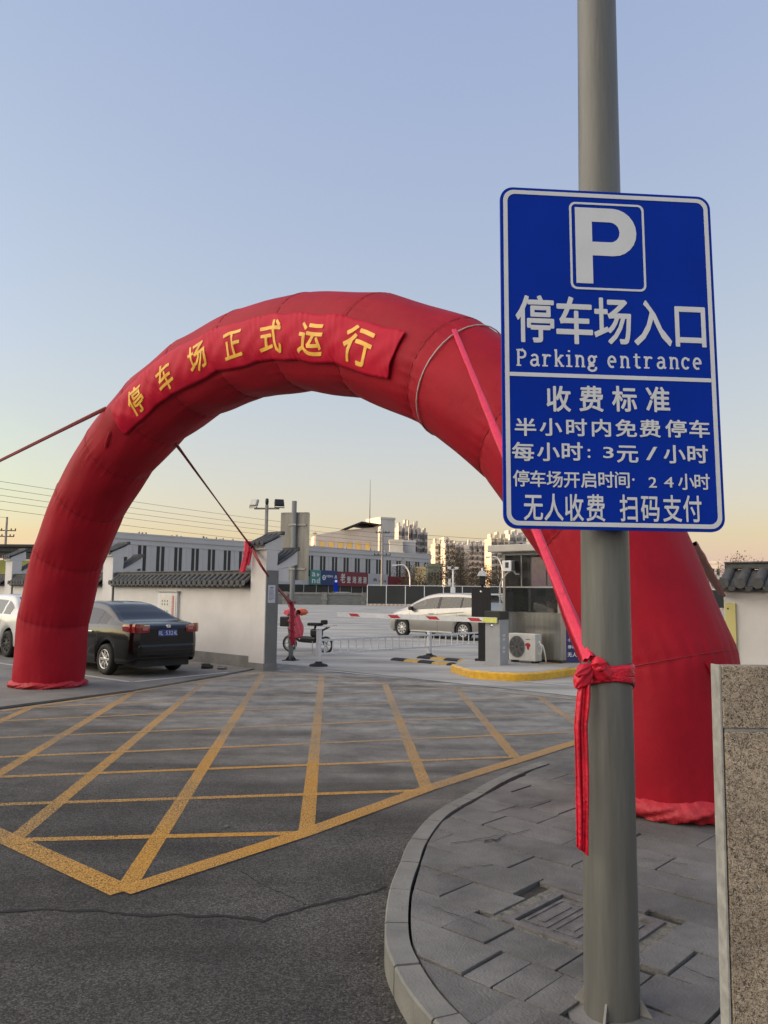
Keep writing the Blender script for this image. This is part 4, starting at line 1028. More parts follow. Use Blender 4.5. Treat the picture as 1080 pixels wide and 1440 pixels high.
b = MB(); b.prism(rrect(-.225,.225,.80,.935,.012), 0, .008); RZ = Matrix.Translation((-2.262, 0, 0)) @ Matrix.Rotation(radians(-90), 4, 'Z'); b.v = [tuple(RZ @ Vector(p)) for p in b.v]
pk = b.build('number_plate', M_plate, sd1)
b = MB()
for k, ch in enumerate('皖L·5324L'):
    xx = (-.185,-.125,-.075,-.02,.045,.105,.165,.215)[k] if k < 8 else 0
    if ch == '·': put_glyph(b, ch, xx, .868, .012, .012, -.0012, .0, cjk=False)
    else: put_glyph(b, ch, xx-.008, .868, .05 if k == 0 else .042, .085, -.0012, .012, cjk=(k == 0))
b.v = [tuple(RZ @ Vector(p)) for p in b.v]; b.build('lettering', M_white, pk, recalc=False)
for s in (1, -1):                                           # wrap round tail lights
    rows = []
    for k in range(15):
        u_ = k/14
        if u_ < .55: x = -2.262; y = .43+(.70-.43)*u_/.55
        else: f = (u_-.55)/.45; x = -2.262+.34*f; y = wd_(x)*.985 if f > .12 else .70+.10*f/.12
        zc = .955+.02*u_; hh_ = .090*(.45+.55*sin(pi*(.15+.7*u_)))
        if u_ < .55: off = Vector((-.006, 0, 0))
        else: off = Vector((0, s*.010, 0))
        rows.append([Vector((x, s*y, zc+hh_*v_))+off*(1.6-abs(v_)) for v_ in (-1,-.5,0,.5,1)])
    b = MB(); b.grid(rows); tl = b.build('tail_light', M_tail, sd1)
    b = MB(); b.box(-2.283,-2.270, min(s*.47,s*.60), max(s*.47,s*.60), .925,.985, bev=.006); b.build('reversing_lamp', M_tailp, tl)
b = MB()
for e_ in ((-.045,.0),(.045,.0)): pass
b.tube([(-2.275, .05*cos(2*pi*k/20), 1.005+.032*sin(2*pi*k/20)) for k in range(21)], .006, 6, cap=False)
b.tube([(-2.275,.022,.985),(-2.275,.012,1.025)], .006, 6); b.tube([(-2.275,-.012,.985),(-2.275,-.022,1.025)], .006, 6); b.tube([(-2.275,.017,1.003),(-2.275,-.017,1.007)], .005, 6)
b.build('emblem', M_chrome, sd1)
b = MB(); b.box(-2.27,-2.262,.44,.56,1.015,1.035); b.box(-2.27,-2.262,-.62,-.5,1.01,1.025); b.build('badge', M_chrome, sd1)
b = MB(); b.box(-2.275,-2.10,-.665,.665,.38,.66, bev=.06); b.box(-2.281,-2.26,-.60,.60,.50,.525, bev=.008); b.build('bumper', M_carblack, sd1)
# white car, mostly hidden by the left leg
HATCH = dict(h=1.44, wr=.30, arch=.36, wheels=(-1.22,1.24), tumble=.38, seats=(-.7,.25),
  roof=[(-2.05,.93),(-1.98,.99),(-1.70,1.02),(-1.45,1.08),(-1.15,1.30),(-.85,1.40),(-.2,1.425),(.25,1.41),(.55,1.33),(1.0,1.02),(1.15,.93),(1.7,.88),(2.0,.80),(2.1,.66)],
  belt=[(-2.05,.92),(-1.7,.95),(-.5,.93),(.5,.91),(1.1,.89),(1.7,.85),(2.0,.76),(2.1,.60)],
  wid=[(-2.05,.78),(-1.95,.82),(-1.0,.845),(.8,.85),(1.5,.84),(1.95,.79),(2.1,.68)],
  sill=[(-2.05,.34),(-1.9,.26),(-1.0,.22),(1.0,.22),(1.9,.26),(2.1,.34)],
  side=[(-1.28,-.88),(-.80,-.08),(-.01,.85)], rear=(-1.46,-1.0), front=(.5,1.05), mirror=.75, handles=(-.62,.25), doors=(-.86,-.05,.9), spokes=9, hmat=M_black)
hp = place_from_wheel((-8.5,18.43,0), -1.22, .75)
hc, *_ = make_car('hatchback', 'white older car parked ahead of the black sedan, half hidden by the arch', 'car', HATCH, (hp.x, hp.y, .03), LOT+pi, M_carwhite, M_palew, alloy=M_black)
b = MB(); b.box(-2.12,-1.9,-.80,.80,.40,.58, bev=.04); b.build('bumper', M_black, hc)
for s in (1, -1):
    b = MB(); b.box(-2.07,-1.93,min(s*.55,s*.835),max(s*.55,s*.835),.70,.86, bev=.02); b.build('tail_light', M_tail, hc)
# silver people carrier inside the lot
MPV = dict(h=1.6, trim=1, wr=.325, arch=.385, wheels=(-1.39,1.39), tumble=.36, seats=(-.85,.2),
  roof=[(-2.14,1.02),(-2.11,1.15),(-2.02,1.36),(-1.92,1.50),(-1.55,1.575),(-.9,1.605),(-.2,1.60),(.35,1.52),(.85,1.32),(1.25,1.11),(1.45,1.02),(1.85,.91),(2.05,.80),(2.15,.66)],
  belt=[(-2.14,1.00),(-1.9,1.09),(-1.2,1.05),(-.2,1.0),(.8,.955),(1.4,.93),(1.85,.85),(2.05,.75),(2.15,.60)],
  wid=[(-2.14,.74),(-2.05,.82),(-1.8,.87),(-.8,.89),(.8,.89),(1.5,.875),(1.95,.81),(2.08,.72),(2.15,.58)],
  sill=[(-2.14,.36),(-1.95,.28),(-1.0,.22),(1.0,.22),(1.95,.25),(2.15,.32)],
  side=[(-1.78,-1.30),(-1.22,-.35),(-.22,.98)], rear=(-2.06,-1.94), front=(.45,1.36), mirror=.88, handles=(-.95,.0), doors=(-1.12,-.28,1.02), spokes=9)
mp_ = place_from_wheel((2.78,27.43,0), -1.39, .78)
sv, *_ = make_car('people_carrier', 'silver family car parked inside the lot beyond the barrier', 'car', MPV, (mp_.x, mp_.y, .006), LOT+pi, M_carsilver, M_palew)
b = MB()
for s in (1, -1): b.tube([(1.30, s*.895, .78),(.6, s*.905, .80),(-.4, s*.906, .87),(-1.4, s*.895, .96)], .008, 6)
b.build('crease_line', M_carsilver, sv)
for s in (1, -1):
    b = MB(); b.box(-2.13,-1.86,min(s*.72,s*.885),max(s*.72,s*.885),.86,1.05, bev=.04); b.build('tail_light', M_tail, sv)
    b = MB(); b.box(1.80,2.06,min(s*.62,s*.83),max(s*.62,s*.83),.66,.80, bev=.05); b.build('headlight', M_cream, sv)
b = MB(); b.box(-2.20,-1.80,-.62,.62,1.52,1.565, bev=.02); b.build('spoiler', M_carsilver, sv)
b = MB(); b.box(-.95,.95,.86,.90,.21,.27, bev=.015); b.box(-.95,.95,-.90,-.86,.21,.27, bev=.015); b.build('side_skirt', M_carsilver, sv)
b = MB(); b.box(-2.19,-1.95,-.78,.78,.36,.62, bev=.05); b.box(1.98,2.19,-.66,.66,.30,.56, bev=.05); b.build('bumper', M_carsilver, sv)
b = MB(); b.box(2.10,2.165,.45,.62,.40,.52); b.box(2.10,2.165,-.62,-.45,.40,.52); b.build('fog_lamp', M_black, sv)

# ------------------------------------------------------------------ electric scooter
ep = G(433, 918); es = thing('electric_scooter', 'electric scooter with red arm covers and a pink apron by the sign post', 'scooter', (ep.x, ep.y, .006), radians(180-28))
for x in (-.55, .58):
    b = MB(); R_ = Matrix.Translation((x, 0, .22)) @ Matrix.Rotation(pi/2, 4, 'X')
    b.lathe([(.175,-.04),(.205,-.04),(.22,0),(.205,.04),(.175,.04)], 28, R_); wh = b.build('wheel', M_rubber, es)
    b = MB(); b.lathe([(.176,-.02),(.165,0),(.176,.02)], 24, R_)
    for k in range(6): b.box(.02,.17,-.012,.012,-.01,.01, R_ @ Matrix.Rotation(k*pi/3, 4, 'Z'))
    b.build('rim', M_galv, wh)
b = MB(); b.tube([(.58,.055,.22),(.52,.05,.55),(.42,.02,.85)], .02, 8); b.tube([(.58,-.055,.22),(.52,-.05,.55),(.42,-.02,.85)], .02, 8); b.tube([(.46,0,.70),(.38,0,1.02)], .025, 8)
b.tube([(.50,0,.50),(.30,0,.30),(-.15,0,.28),(-.35,0,.42),(-.5,0,.30)], .035, 8); b.tube([(-.15,.0,.28),(-.22,0,.72)], .03, 8); b.tube([(-.55,.06,.22),(-.30,.06,.52),(-.62,.06,.68)], .015, 6); b.tube([(-.55,-.06,.22),(-.30,-.06,.52),(-.62,-.06,.68)], .015, 6)
b.build('frame', M_black, es)
b = MB(); b.box(-.30,.20,-.12,.12,.26,.42, bev=.05); b.box(-.42,-.10,-.10,.10,.42,.62, bev=.05); b.box(.38,.56,-.16,.16,.45,.80, bev=.06); b.build('fairing', M_black, es)
b = MB(); b.box(-.40,-.02,-.12,.12,.70,.78, bev=.035); b.box(-.55,-.42,-.09,.09,.74,.86, bev=.03); b.build('saddle', M_rubber, es)
b = MB()
for y in (-.1,-.03,.04,.1): b.tube([(-.42,y,.70),(-.82,y,.73)], .008, 6)
b.tube([(-.82,-.1,.73),(-.82,.1,.73)], .008, 6); b.build('rear_rack', M_galv, es)
b = MB(); b.tube([(.36,-.36,1.03),(.38,-.12,1.03),(.38,.12,1.03),(.36,.36,1.03)], .016, 8); b.build('handlebar', M_black, es)
b = MB(); b.box(.55,.82,-.15,.15,.66,.92, bev=.02); b.build('front_basket', M_black, es)
for s in (1, -1):
    b = MB(); rows = []
    for i in range(11):
        u_ = i/10; y = s*(.10+.36*u_); r = .065+.03*sin(pi*u_)
        rows.append([Vector((.40+.10*u_*0+r*1.2*cos(2*pi*j/14)*(1+.1*sin(4*j)), y, 1.04+r*sin(2*pi*j/14)*(1+.12*sin(3*j+i)))) for j in range(14)])
    b.grid(rows, closed=True); b.add(rows[-1], [list(range(14))]); b.build('arm_cover', M_pink if s > 0 else M_orange, es)
b = MB(); rows = []
for i in range(15):
    u_ = i/14; z = .98-.62*u_; wdt = .20+.16*min(1, 2.2*u_) if u_ < .45 else .36-.10*(u_-.45)
    rows.append([Vector((.30+.10*(1-u_)+.025*sin(j*1.3+i*.5)+.03*u_, (j/12-.5)*wdt*1.5, z)) for j in range(13)])
b.grid(rows); o = b.build('apron', M_pink, es); md = o.modifiers.new('thickness', 'SOLIDIFY'); md.thickness = .02
b = MB(); b.tube([(.33,.10,.34),(.33,.10,.05)], .012, 6); b.tube([(-.2,.10,.34),(-.26,.20,.0)], .012, 6); b.build('stand', M_galv, es)

# ------------------------------------------------------------------ white guard railing
gr = thing('guard_railing', 'low white metal railing dividing the gate lanes in front of the silver car', 'railing', (-1.37, 17.44, .006), LOT+pi/2)
SPN = 3.72
for k in range(3):
    x = SPN*k; b = MB(); b.box(x-.045, x+.045, -.045, .045, .08, .78 if k == 0 else .62, bev=.008); b.box(x-.055,x+.055,-.055,.055,(.78 if k == 0 else .62)+.001,(.80 if k == 0 else .64), bev=.006)
    pst = b.build('post', M_whitep, gr)
    b = MB(); b.lathe([(0,.10),(.06,.10),(.09,.06),(.19,.035),(.21,.0)], 20, Matrix.Translation((x, 0, 0))); b.build('foot', M_rubber, pst)
for k in range(2):
    x0_, x1_ = SPN*k+.05, SPN*(k+1)-.05
    b = MB(); b.box(x0_, x1_, -.018, .018, .525, .57); b.box(x0_, x1_, -.016, .016, .24, .275)
    for i in range(15):
        x = x0_+(x1_-x0_)*(i+.5)/15; b.box(x-.012, x+.012, -.009, .009, .2755, .5245)
    b.build('rail_panel', M_whitep, gr)

# ------------------------------------------------------------------ island, barrier, camera column, kiosk
isl = [G(643,947), G(665,953.5), G(700,957), G(735,958), G(770,955), G(800,951), G(835,946)]
isl = [Vector((p.x, p.y)) for p in isl]
back = [Vector((7.6,18.5)), Vector((5.9,20.6)), Vector((3.2,20.2)), Vector((1.9,18.2)), Vector((1.45,16.6))]
ISL = [tuple(p) for p in cat(isl, 4)] + [tuple(p) for p in back]
b = MB(); b.slab(ISL, 0, .14); struct(b.build('traffic_island', M_conc))
b = MB(); OUTP = [Vector(p) for p in ISL]; c_ = sum(OUTP, Vector((0,0)))/len(OUTP)
P1 = cat([Vector(p) for p in ([tuple(back[-1])]+[tuple(p) for p in isl])], 8); P2 = offs(P1, .05); rows = []
for i, (a, p) in enumerate(zip(P1, P2)):
    q_ = a.lerp(c_, .022); wv = .006*sin(i*1.9)
    rows.append([Vector((p.x, p.y, .0)), Vector((p.x, p.y, .125+wv)), Vector((a.x, a.y, .155+wv)), Vector((q_.x, q_.y, .143))])
b.grid(rows, smooth=False); struct(b.build('kerb', M_yellow))
b = MB(); strip(b, (3.3,17.0), (4.3,17.6), .10, .146); struct(b.build('road_markings', M_yellow))

gc = Vector((2.14, 16.82, .14)); bg_ = thing('barrier_gate', 'grey barrier cabinet with black head and long white striped boom', 'barrier gate', gc, LOT)
b = MB(); b.box(0,.37,0,.30,.0,.93, bev=.006); b.box(-.03,.40,-.03,.33,.0005,.012); b.build('cabinet', M_grey, bg_)
b = MB(); b.box(-.012,.382,-.012,.312,.931,1.10, bev=.01); b.build('head', M_black, bg_)
b = MB(); b.lathe([(0,.012),(.03,.012),(.035,0)], 16, Matrix.Translation((.17,-.001,.80)) @ Matrix.Rotation(pi/2, 4, 'X')); b.build('lock', M_chrome, bg_)
b = MB()
for z in (.25, .33, .5, .58):
    for k in range(2): b.box(.3705,.3725,.10+k*.05,.13+k*.05,z,z+.05)
b.build('side_mark', M_cream, bg_)
b = MB(); L_ = 4.75; b.grid([[Vector((.33-L_*k/8, y, z)) for y, z in ((-.055,.80+.06*(1-.45*k/8)+.020*k/8), (-.055,.80+.170-.06*.45*k/8+.02*k/8), (-.02,.80+.170-.06*.45*k/8+.02*k/8), (-.02,.80+.06*(1-.45*k/8)+.020*k/8))] for k in range(9)], smooth=False, closed=True)
bm_ = b.build('boom', M_whitep, bg_)
b = MB(); b.box(-.02,.335,-.0585,-.0556,.866,.962); b.build('reflector', M_lime, bm_)
for s_ in (.56, 1.70, 2.85, 4.15):
    k = s_/L_; zc = .80+(.06*(1-.45*k)+.170-.06*.45*k)/2+.02*k; h_ = .034; x = .33-s_
    b = MB(); b.prism([(x-.20,zc+h_),(x+.10,zc+h_),(x+.20,zc-h_),(x-.10,zc-h_)], -.0585, -.0556); b.build('red_stripe', M_redst, bm_)
# number plate camera column
cc0 = Vector((2.16, 17.75, .14)); cm = thing('camera_column', 'black number plate camera column with a white camera behind the barrier cabinet', 'camera column', cc0, radians(-12))
b = MB(); b.box(-.05,.12,-.06,.06,0,.92); b.box(-.12,.19,-.12,.12,.0005,.04); b.build('post', M_black, cm)
b = MB(); b.box(-.20,.22,-.05,.07,.92,1.60, bev=.01); b.build('screen_panel', M_black, cm)
b = MB(); b.box(-.03,.10,-.12,.10,1.64,1.84, bev=.02); b.box(.01,.06,-.02,.03,1.60,1.64); cmb = b.build('camera', M_black, cm)
b = MB(); b.prism([(-.07,1.845),(.14,1.845),(.10,1.93),(.06,1.96),(.01,1.96),(-.03,1.93)], -.18, .12); b.lathe([(0,2.03),(.02,2.02),(.025,1.96)], 12, Matrix.Translation((.035,0,0))); b.build('camera_hood', M_whitep, cmb)
b = MB(); b.lathe([(0,.004),(.02,.004),(.024,0)], 14, Matrix.Translation((.01,-.051,1.50)) @ Matrix.Rotation(pi/2, 4, 'X')); b.build('lens', M_chrome, cm)
# kiosk
kc = Vector((2.70, 18.30, .14)); kk = thing('toll_kiosk', 'stainless steel attendant kiosk with glass windows behind the barrier', 'kiosk', kc, LOT)
KX, KY = 1.52, 1.15
b = MB(); b.box(0,KX,0,.03,.06,1.03); b.box(0,.03,.031,KY-.031,.06,1.03); b.box(KX-.03,KX,.031,KY-.031,.06,1.03); b.box(0,KX,KY-.03,KY,.06,1.03); b.build('lower_panel', M_steel, kk)
b = MB(); b.box(-.02,KX+.02,-.02,KY+.02,.0,.058); b.build('base', M_black, kk)
b = MB(); b.box(-.03,KX+.03,-.03,KY+.03,1.031,1.06); b.build('counter', M_steel, kk)
b = MB()
for x in (0.02, KX-.08):
    for y in (0.02, KY-.08): b.box(x,x+.06,y,y+.06,1.061,2.33)
b.build('corner_post', M_signback, kk)
b = MB(); b.box(.02,KX-.02,.02,KY-.02,2.331,2.40); b.build('header', M_galv, kk)
b = MB(); b.box(-.22,KX+.25,-.25,KY+.22,2.401,2.56, bev=.02); b.build('roof', mat('kiosk_roof', (.42,.40,.36), .6, .08, 4), kk)
for nm, bx in (('window', (.085,KX-.085,.045,.055,1.062,2.33)), ('window', (.085,KX-.085,KY-.055,KY-.045,1.062,2.33)), ('window', (.045,.055,.085,KY-.085,1.062,2.33)), ('window', (KX-.055,KX-.045,.085,KY-.085,1.062,2.33))):
    b = MB(); b.box(*bx); wn_ = b.build(nm, M_glass, kk)
    b = MB(); x0_, x1_, y0_, y1_, *_ = bx
    if x1_-x0_ > y1_-y0_: b.box(x0_,x1_,y0_-.012,y1_+.012,1.60,1.63); b.box(.5,.52,y0_-.012,y1_+.012,1.6305,2.33)
    else: b.box(x0_-.012,x1_+.012,y0_,y1_,1.60,1.63)
    b.build('frame', M_galv, wn_)
b = MB(); b.box(.09,KX-.09,KY-.075,KY-.058,1.062,1.595); b.build('darkening_panel', M_dark, kk)  # dark sheet added behind the glass to darken the kiosk interior
b = MB(); b.box(.10,.52,.20,.26,1.12,1.42, bev=.01); b.box(.28,.34,.24,.28,1.06,1.12); b.build('monitor', M_black, kk)
b = MB(); b.box(.55,1.05,KY-.09,KY-.058,2.0,2.30); b.build('notice_board', M_paper, kk)
# attendant
pp = thing('person', 'person in a dark jacket sitting inside the kiosk leaning forward', 'person', kc+rv*.98+bv*.62, LOT)
def skin_body(name, joints, edges, parent, m, lv=2):
    me = bpy.data.meshes.new(name); me.from_pydata([j[0] for j in joints], edges, []); o = bpy.data.objects.new(name, me); COL.objects.link(o)
    sk = o.modifiers.new('skin', 'SKIN')
    for k, j in enumerate(joints): me.skin_vertices[0].data[k].radius = (j[1], j[1]*(j[2] if len(j) > 2 else 1)); me.skin_vertices[0].data[k].use_root = (k == 0)
    o.modifiers.new('smooth', 'SUBSURF').levels = lv; o.modifiers['smooth'].render_levels = lv
    bpy.context.view_layer.update(); nm = bpy.data.meshes.new_from_object(o.evaluated_get(bpy.context.evaluated_depsgraph_get())); o.modifiers.clear(); o.data = nm
    nm.materials.clear(); nm.materials.append(m)
    for p in nm.polygons: p.use_smooth = True
    o.parent = parent; return o
J = [((0,0,.50),.15,.8), ((0,-.03,.72),.15,.75), ((0,-.08,.95),.16,.7), ((0,-.11,1.08),.07), ((0,-.14,1.17),.06), ((0,-.18,1.27),.085,1.05), ((0,-.19,1.36),.08,1.05),
     ((.19,-.10,1.03),.065), ((.27,-.22,.88),.05), ((.14,-.42,.97),.035), ((.10,-.50,.98),.03), ((-.19,-.10,1.03),.065), ((-.27,-.22,.88),.05), ((-.14,-.42,.97),.035), ((-.10,-.50,.98),.03),
     ((.1,-.15,.48),.09), ((.12,-.42,.47),.065), ((.12,-.42,.10),.045), ((.12,-.52,.04),.035), ((-.1,-.15,.48),.09), ((-.12,-.42,.47),.065), ((-.12,-.42,.10),.045), ((-.12,-.52,.04),.035)]
E_ = [(0,1),(1,2),(2,3),(3,4),(4,5),(5,6),(2,7),(7,8),(8,9),(9,10),(2,11),(11,12),(12,13),(13,14),(0,15),(15,16),(16,17),(17,18),(0,19),(19,20),(20,21),(21,22)]
for s, wi in ((1, 10), (-1, 14)):
    for k, ln in enumerate((.055,.07,.075,.07,.055)):
        x = .10*s+(k-2)*.017; base_ = len(J); J += [((x, -.53, .985),.010), ((x, -.53-ln*.6, .985),.0085), ((x, -.53-ln, .972),.007)]; E_ += [(wi, base_), (base_, base_+1), (base_+1, base_+2)]
skin_body('body', J, E_, pp, M_skin)
skin_body('jacket', [((0,0,.50),.17,.85), ((0,-.03,.72),.175,.8), ((0,-.08,.95),.18,.75), ((0,-.10,1.06),.085), ((.20,-.10,1.03),.085), ((.28,-.22,.88),.068), ((.17,-.38,.955),.05), ((-.20,-.10,1.03),.085), ((-.28,-.22,.88),.068), ((-.17,-.38,.955),.05)],
          [(0,1),(1,2),(2,3),(2,4),(4,5),(5,6),(2,7),(7,8),(8,9)], pp, M_jacket)
b = MB(); rows = []
for i in range(10):
    a = pi*.62*i/9
    rows.append([Vector((.105*sin(a)*cos(2*pi*j/18), -.165+.115*sin(a)*sin(2*pi*j/18)+.02, 1.335+.125*cos(a)-.03*(sin(2*pi*j/18) > .1)*sin(a))) for j in range(18)])
b.grid(rows, closed=True); b.build('hair', M_black, pp)
b = MB(); b.box(-.012,.012,-.285,-.262,1.275,1.315, bev=.008); b.build('nose', M_skin, pp)
for s in (1, -1):
    b = MB(); b.lathe([(0,.008),(.010,.004),(.012,0)], 10, Matrix.Translation((s*.033, -.262, 1.325)) @ Matrix.Rotation(pi/2, 4, 'X')); b.build('eye', M_ink, pp)
    b = MB(); b.box(s*.088-.012, s*.088+.012, -.20,-.165,1.285,1.345, bev=.01); b.build('ear', M_skin, pp)
b = MB(); b.box(-.026,.026,-.268,-.258,1.245,1.255, bev=.004); b.build('mouth', mat('lips', (.25,.08,.07), .5, .1, 9), pp)
ch_ = thing('chair', 'dark office chair under the attendant inside the kiosk', 'chair', kc+rv*.98+bv*.62, LOT)
b = MB(); b.box(-.23,.23,-.24,.20,.28,.34, bev=.03); b.build('seat', M_black, ch_); b = MB(); b.box(-.2,.2,.21,.26,.42,1.0, bev=.03); b.box(-.03,.03,.215,.25,.3,.42); b.build('backrest', M_black, ch_)
b = MB(); b.lathe([(.03,.28),(.03,.10),(.22,.08),(.24,.061),(0,.061)], 12); b.build('base', M_black, ch_)
# surveillance camera hung on the kiosk front with its cable loop
sc = thing('surveillance_camera', 'white box camera with a looping cable on the kiosk front', 'camera', kc+rv*.36-bv*.16+Vector((0,0,2.06)), LOT)
b = MB(); b.box(-.14,.10,-.14,.06,-.10,.14, bev=.012); b.build('housing', M_whitep, sc)
b = MB(); b.box(-.05,.04,-.146,-.141,-.02,.10); b.build('lens_window', M_black, sc)
b = MB(); b.box(.105,.17,-.10,.06,-.08,.13, bev=.01); b.build('side_lamp', M_black, sc)
b = MB(); b.tube(cat([(.0,-.02,-.10),(-.10,-.03,-.16),(-.26,-.02,-.36),(-.30,.0,-.66),(-.26,.02,-.98),(-.2,.05,-1.0)], 6), .016, 8); b.tube([(.1,-.02,-.10),(.12,.02,-.16),(.12,.14,-.16)], .02, 6); b.build('cable', M_cream, sc)
# air conditioner
ac = thing('air_conditioner', 'white outdoor air conditioner unit on the island in front of the kiosk', 'air conditioner', Vector((2.74, 17.55, .14)), LOT)
b = MB(); b.box(0,.84,0,.30,.05,.66, bev=.012); b.build('casing', M_cream, ac)
b = MB(); R_ = Matrix.Translation((.27,-.001,.36)) @ Matrix.Rotation(pi/2, 4, 'X')
b.lathe([(.255,.0),(.255,.012),(.24,.014),(.24,.0)], 36, R_)
for r_ in (.06,.10,.14,.18,.215): b.lathe([(r_-.004,.006),(r_-.004,.012),(r_+.004,.012),(r_+.004,.006),(r_-.004,.006)], 36, R_)
for k in range(8): b.box(.03,.24,-.004,.004,.004,.009, R_ @ Matrix.Rotation(k*pi/4, 4, 'Z'))
b.build('fan_grille', M_galv, ac)
b = MB(); b.lathe([(0,.0015),(.238,.0015)], 36, R_); b.build('fan_recess', M_dark, ac)
b = MB(); b.prism([(.60,.30),(.64,.30),(.66,.36),(.70,.40),(.67,.45),(.60,.46),(.54,.44),(.52,.39),(.57,.39)], -.003, -.0006); b.build('red_emblem', M_redst, ac)
b = MB(); b.box(.55,.68,-.003,-.0006,.53,.545); b.build('maker_mark', M_ink, ac)
b = MB(); b.box(.06,.14,.02,.28,0,.05); b.box(.70,.78,.02,.28,0,.05); b.build('foot', M_black, ac); ac.scale = (.80, .85, .93)
b = MB(); b.tube(cat([(.84,.10,.42),(.93,.05,.50),(1.02,.04,.36),(.95,.08,.22),(.84,.12,.25)], 6), .014, 8); b.tube(cat([(.84,.16,.34),(.98,.12,.42),(1.05,.14,.2),(1.0,.25,.05)], 6), .018, 8); b.build('pipe', M_cream, ac)
# blue price board
pbd = G(838, 947, .14); M_navy = mat('navy_board', (.012,.018,.10), .5, .1, 4)
pb = thing('price_board', 'blue board of white fee lettering half hidden behind the near pole', 'price board', (3.98, 16.25, .14), radians(-10))
b = MB(); b.box(-.28,.36,0,.02,.10,1.06, bev=.004); b.build('board', M_navy, pb)
for x_ in (-.25, .29):
    b = MB(); b.box(x_,x_+.04,.021,.05,.0201,1.0); b.box(x_,x_+.04,-.15,.2,0,.02); b.build('leg', M_galv, pb)
b = MB()
for z, txt, sz, x0_ in ((.97,'收费标准',.085,-.10),(.83,'半小时内免费停车',.065,-.21),(.70,'每小时三元',.06,-.21),(.55,'小型车',.07,-.21),(.41,'停车场开启时间',.07,-.21),(.26,'无人收费',.085,-.21)):
    for k, ch in enumerate(txt): put_glyph(b, ch, x0_+k*sz*1.12, z, sz, sz, -.0015, .015)
b.build('lettering', M_white, pb, recalc=False)
# rubber speed bumps in the exit lane
for off, lab in ((0, 'yellow and black speed bump between railing and island, nearer one'), (.95, 'yellow and black speed bump between railing and island, farther one')):
    p0_ = Vector((.30, 19.25, .006))+bv*off; sb = thing('speed_bump', lab, 'speed bump', p0_, LOT, 'speed bumps in the gate lane'); 
    for par, m_ in ((0, M_rubber), (1, mat('bump_yellow', (.42,.27,.06), .7, .25, 14))):
        b = MB()
        for k in range(6):
            if k % 2 == par: b.prism([(-.17,0),(-.13,.035),(-.04,.055),(.04,.055),(.13,.035),(.17,0)], .42*k, .42*k+.415, Matrix(((0,1,0,0),(1,0,0,0),(0,0,1,0),(0,0,0,1))))
        b.build('rubber_block' if par == 0 else 'yellow_block', m_, sb)
# ------------------------------------------------------------------ hoarding, brick wall and what stands behind the lot
ho = thing('hoarding_fence', 'long dark panelled hoarding closing the far side of the parking lot', 'hoarding', (-1.9, 97, 0), radians(1))
HL = 46.0; NP = 20; pw = HL/NP
for k in range(NP):
    b = MB(); b.box(k*pw+.05, (k+1)*pw-.05, -.02, .02, .22, 2.36); b.build('panel', M_hoard, ho)
    b = MB(); b.box(k*pw-.05, k*pw+.05, -.06, .06, 0, 2.42); b.build('post', M_whitep, ho)
b = MB(); b.box(0, HL, -.05, .05, 2.425, 2.50); b.build('top_rail', M_whitep, ho)
b = MB()
for k in range(92): b.prism([(k*.5,.02),(k*.5+.26,.02),(k*.5+.36,.20),(k*.5+.10,.20)], -.05, -.021)
b.build('base_strip', mat('orange_strip', (.50,.30,.16), .7, .2, 3), ho)
bw = thing('brick_wall', 'low grey brick wall with piers left of the hoarding', 'wall', (-17, 98, 0), radians(1))
b = MB(); b.box(0, 15.0, 0, .3, 0, 1.25); b.build('brickwork', M_brickw, bw)
b = MB(); b.box(-.05, 15.05, -.08, .38, 1.251, 1.5); b.build('coping', M_plinth, bw)
for k in range(4):
    b = MB(); b.box(k*4.8-.05, k*4.8+.55, -.15, .45, 0, 1.55); b.box(k*4.8-.15, k*4.8+.65, -.2, .5, .55, .9); b.build('pier', M_plinth, bw)
# long grey commercial block, running away to the right
FD = Vector((.64, .768, 0)).normalized(); FN = Vector((FD.y, -FD.x, 0)); F0 = Vector((-43.5, 119.5, 0)); FA = atan2(FD.y, FD.x)
FLEN = 85.0; FZ = 10.35
cb = thing('commercial_block', 'long grey two storey block with paired slit windows beyond the lot', 'building', F0, FA)
b = MB(); b.box(0, FLEN, 0, 16, 0, FZ-1.0); b.box(-.15, FLEN+.15, -.18, 16.1, FZ-.999, FZ); b.box(0, FLEN, -.10, -.001, 8.55, 8.85); b.box(0, FLEN, -.22, -.181, FZ-.25, FZ-.05)
b.build('wall', M_facade, cb)
wb = MB(); wb.box(-.28, .28, -.06, -.002, 4.5, 8.5); wproto = None
pit = FLEN/25
for k in range(25):
    for s in (-.45, .45):
        if wproto is None: wproto = wb.build('window', M_slit, cb); o = wproto
        else: o = wproto.copy(); COL.objects.link(o); o.parent = cb
        o.location = (pit*(k+.5)+s, 0, 0)
b = MB()
for k in range(26): b.box(pit*k-.06, pit*k+.06, -.075, -.0015, 0, 8.54)
b.build('wall_joint', M_facade2, cb)
b = MB()
for k in range(26): x = random.uniform(0, FLEN); b.box(x-.12, x+.12, 1.5, 1.8, FZ+.001, FZ+random.uniform(.2, .5))
b.build('roof_fitting', M_plinth, cb)
b = MB()
for x in (6.4, 30.3): b.box(x-.45, x+.45, -.5, -.08, 5.6, 6.5); b.box(x-.5,x+.5,-.52,-.08,5.52,5.59)
b.build('air_conditioner', M_cream, cb)
b = MB(); b.box(0, FLEN, -.05, -.0012, .2, 2.9); b.build('shopfront', M_slit, cb)
def on_facade(u): 
    d = ray(u, 833); d.z = 0; t = (F0.x*FN.x+F0.y*FN.y)/(d.x*FN.x+d.y*FN.y); p = d*t; return (p-F0).dot(FD)
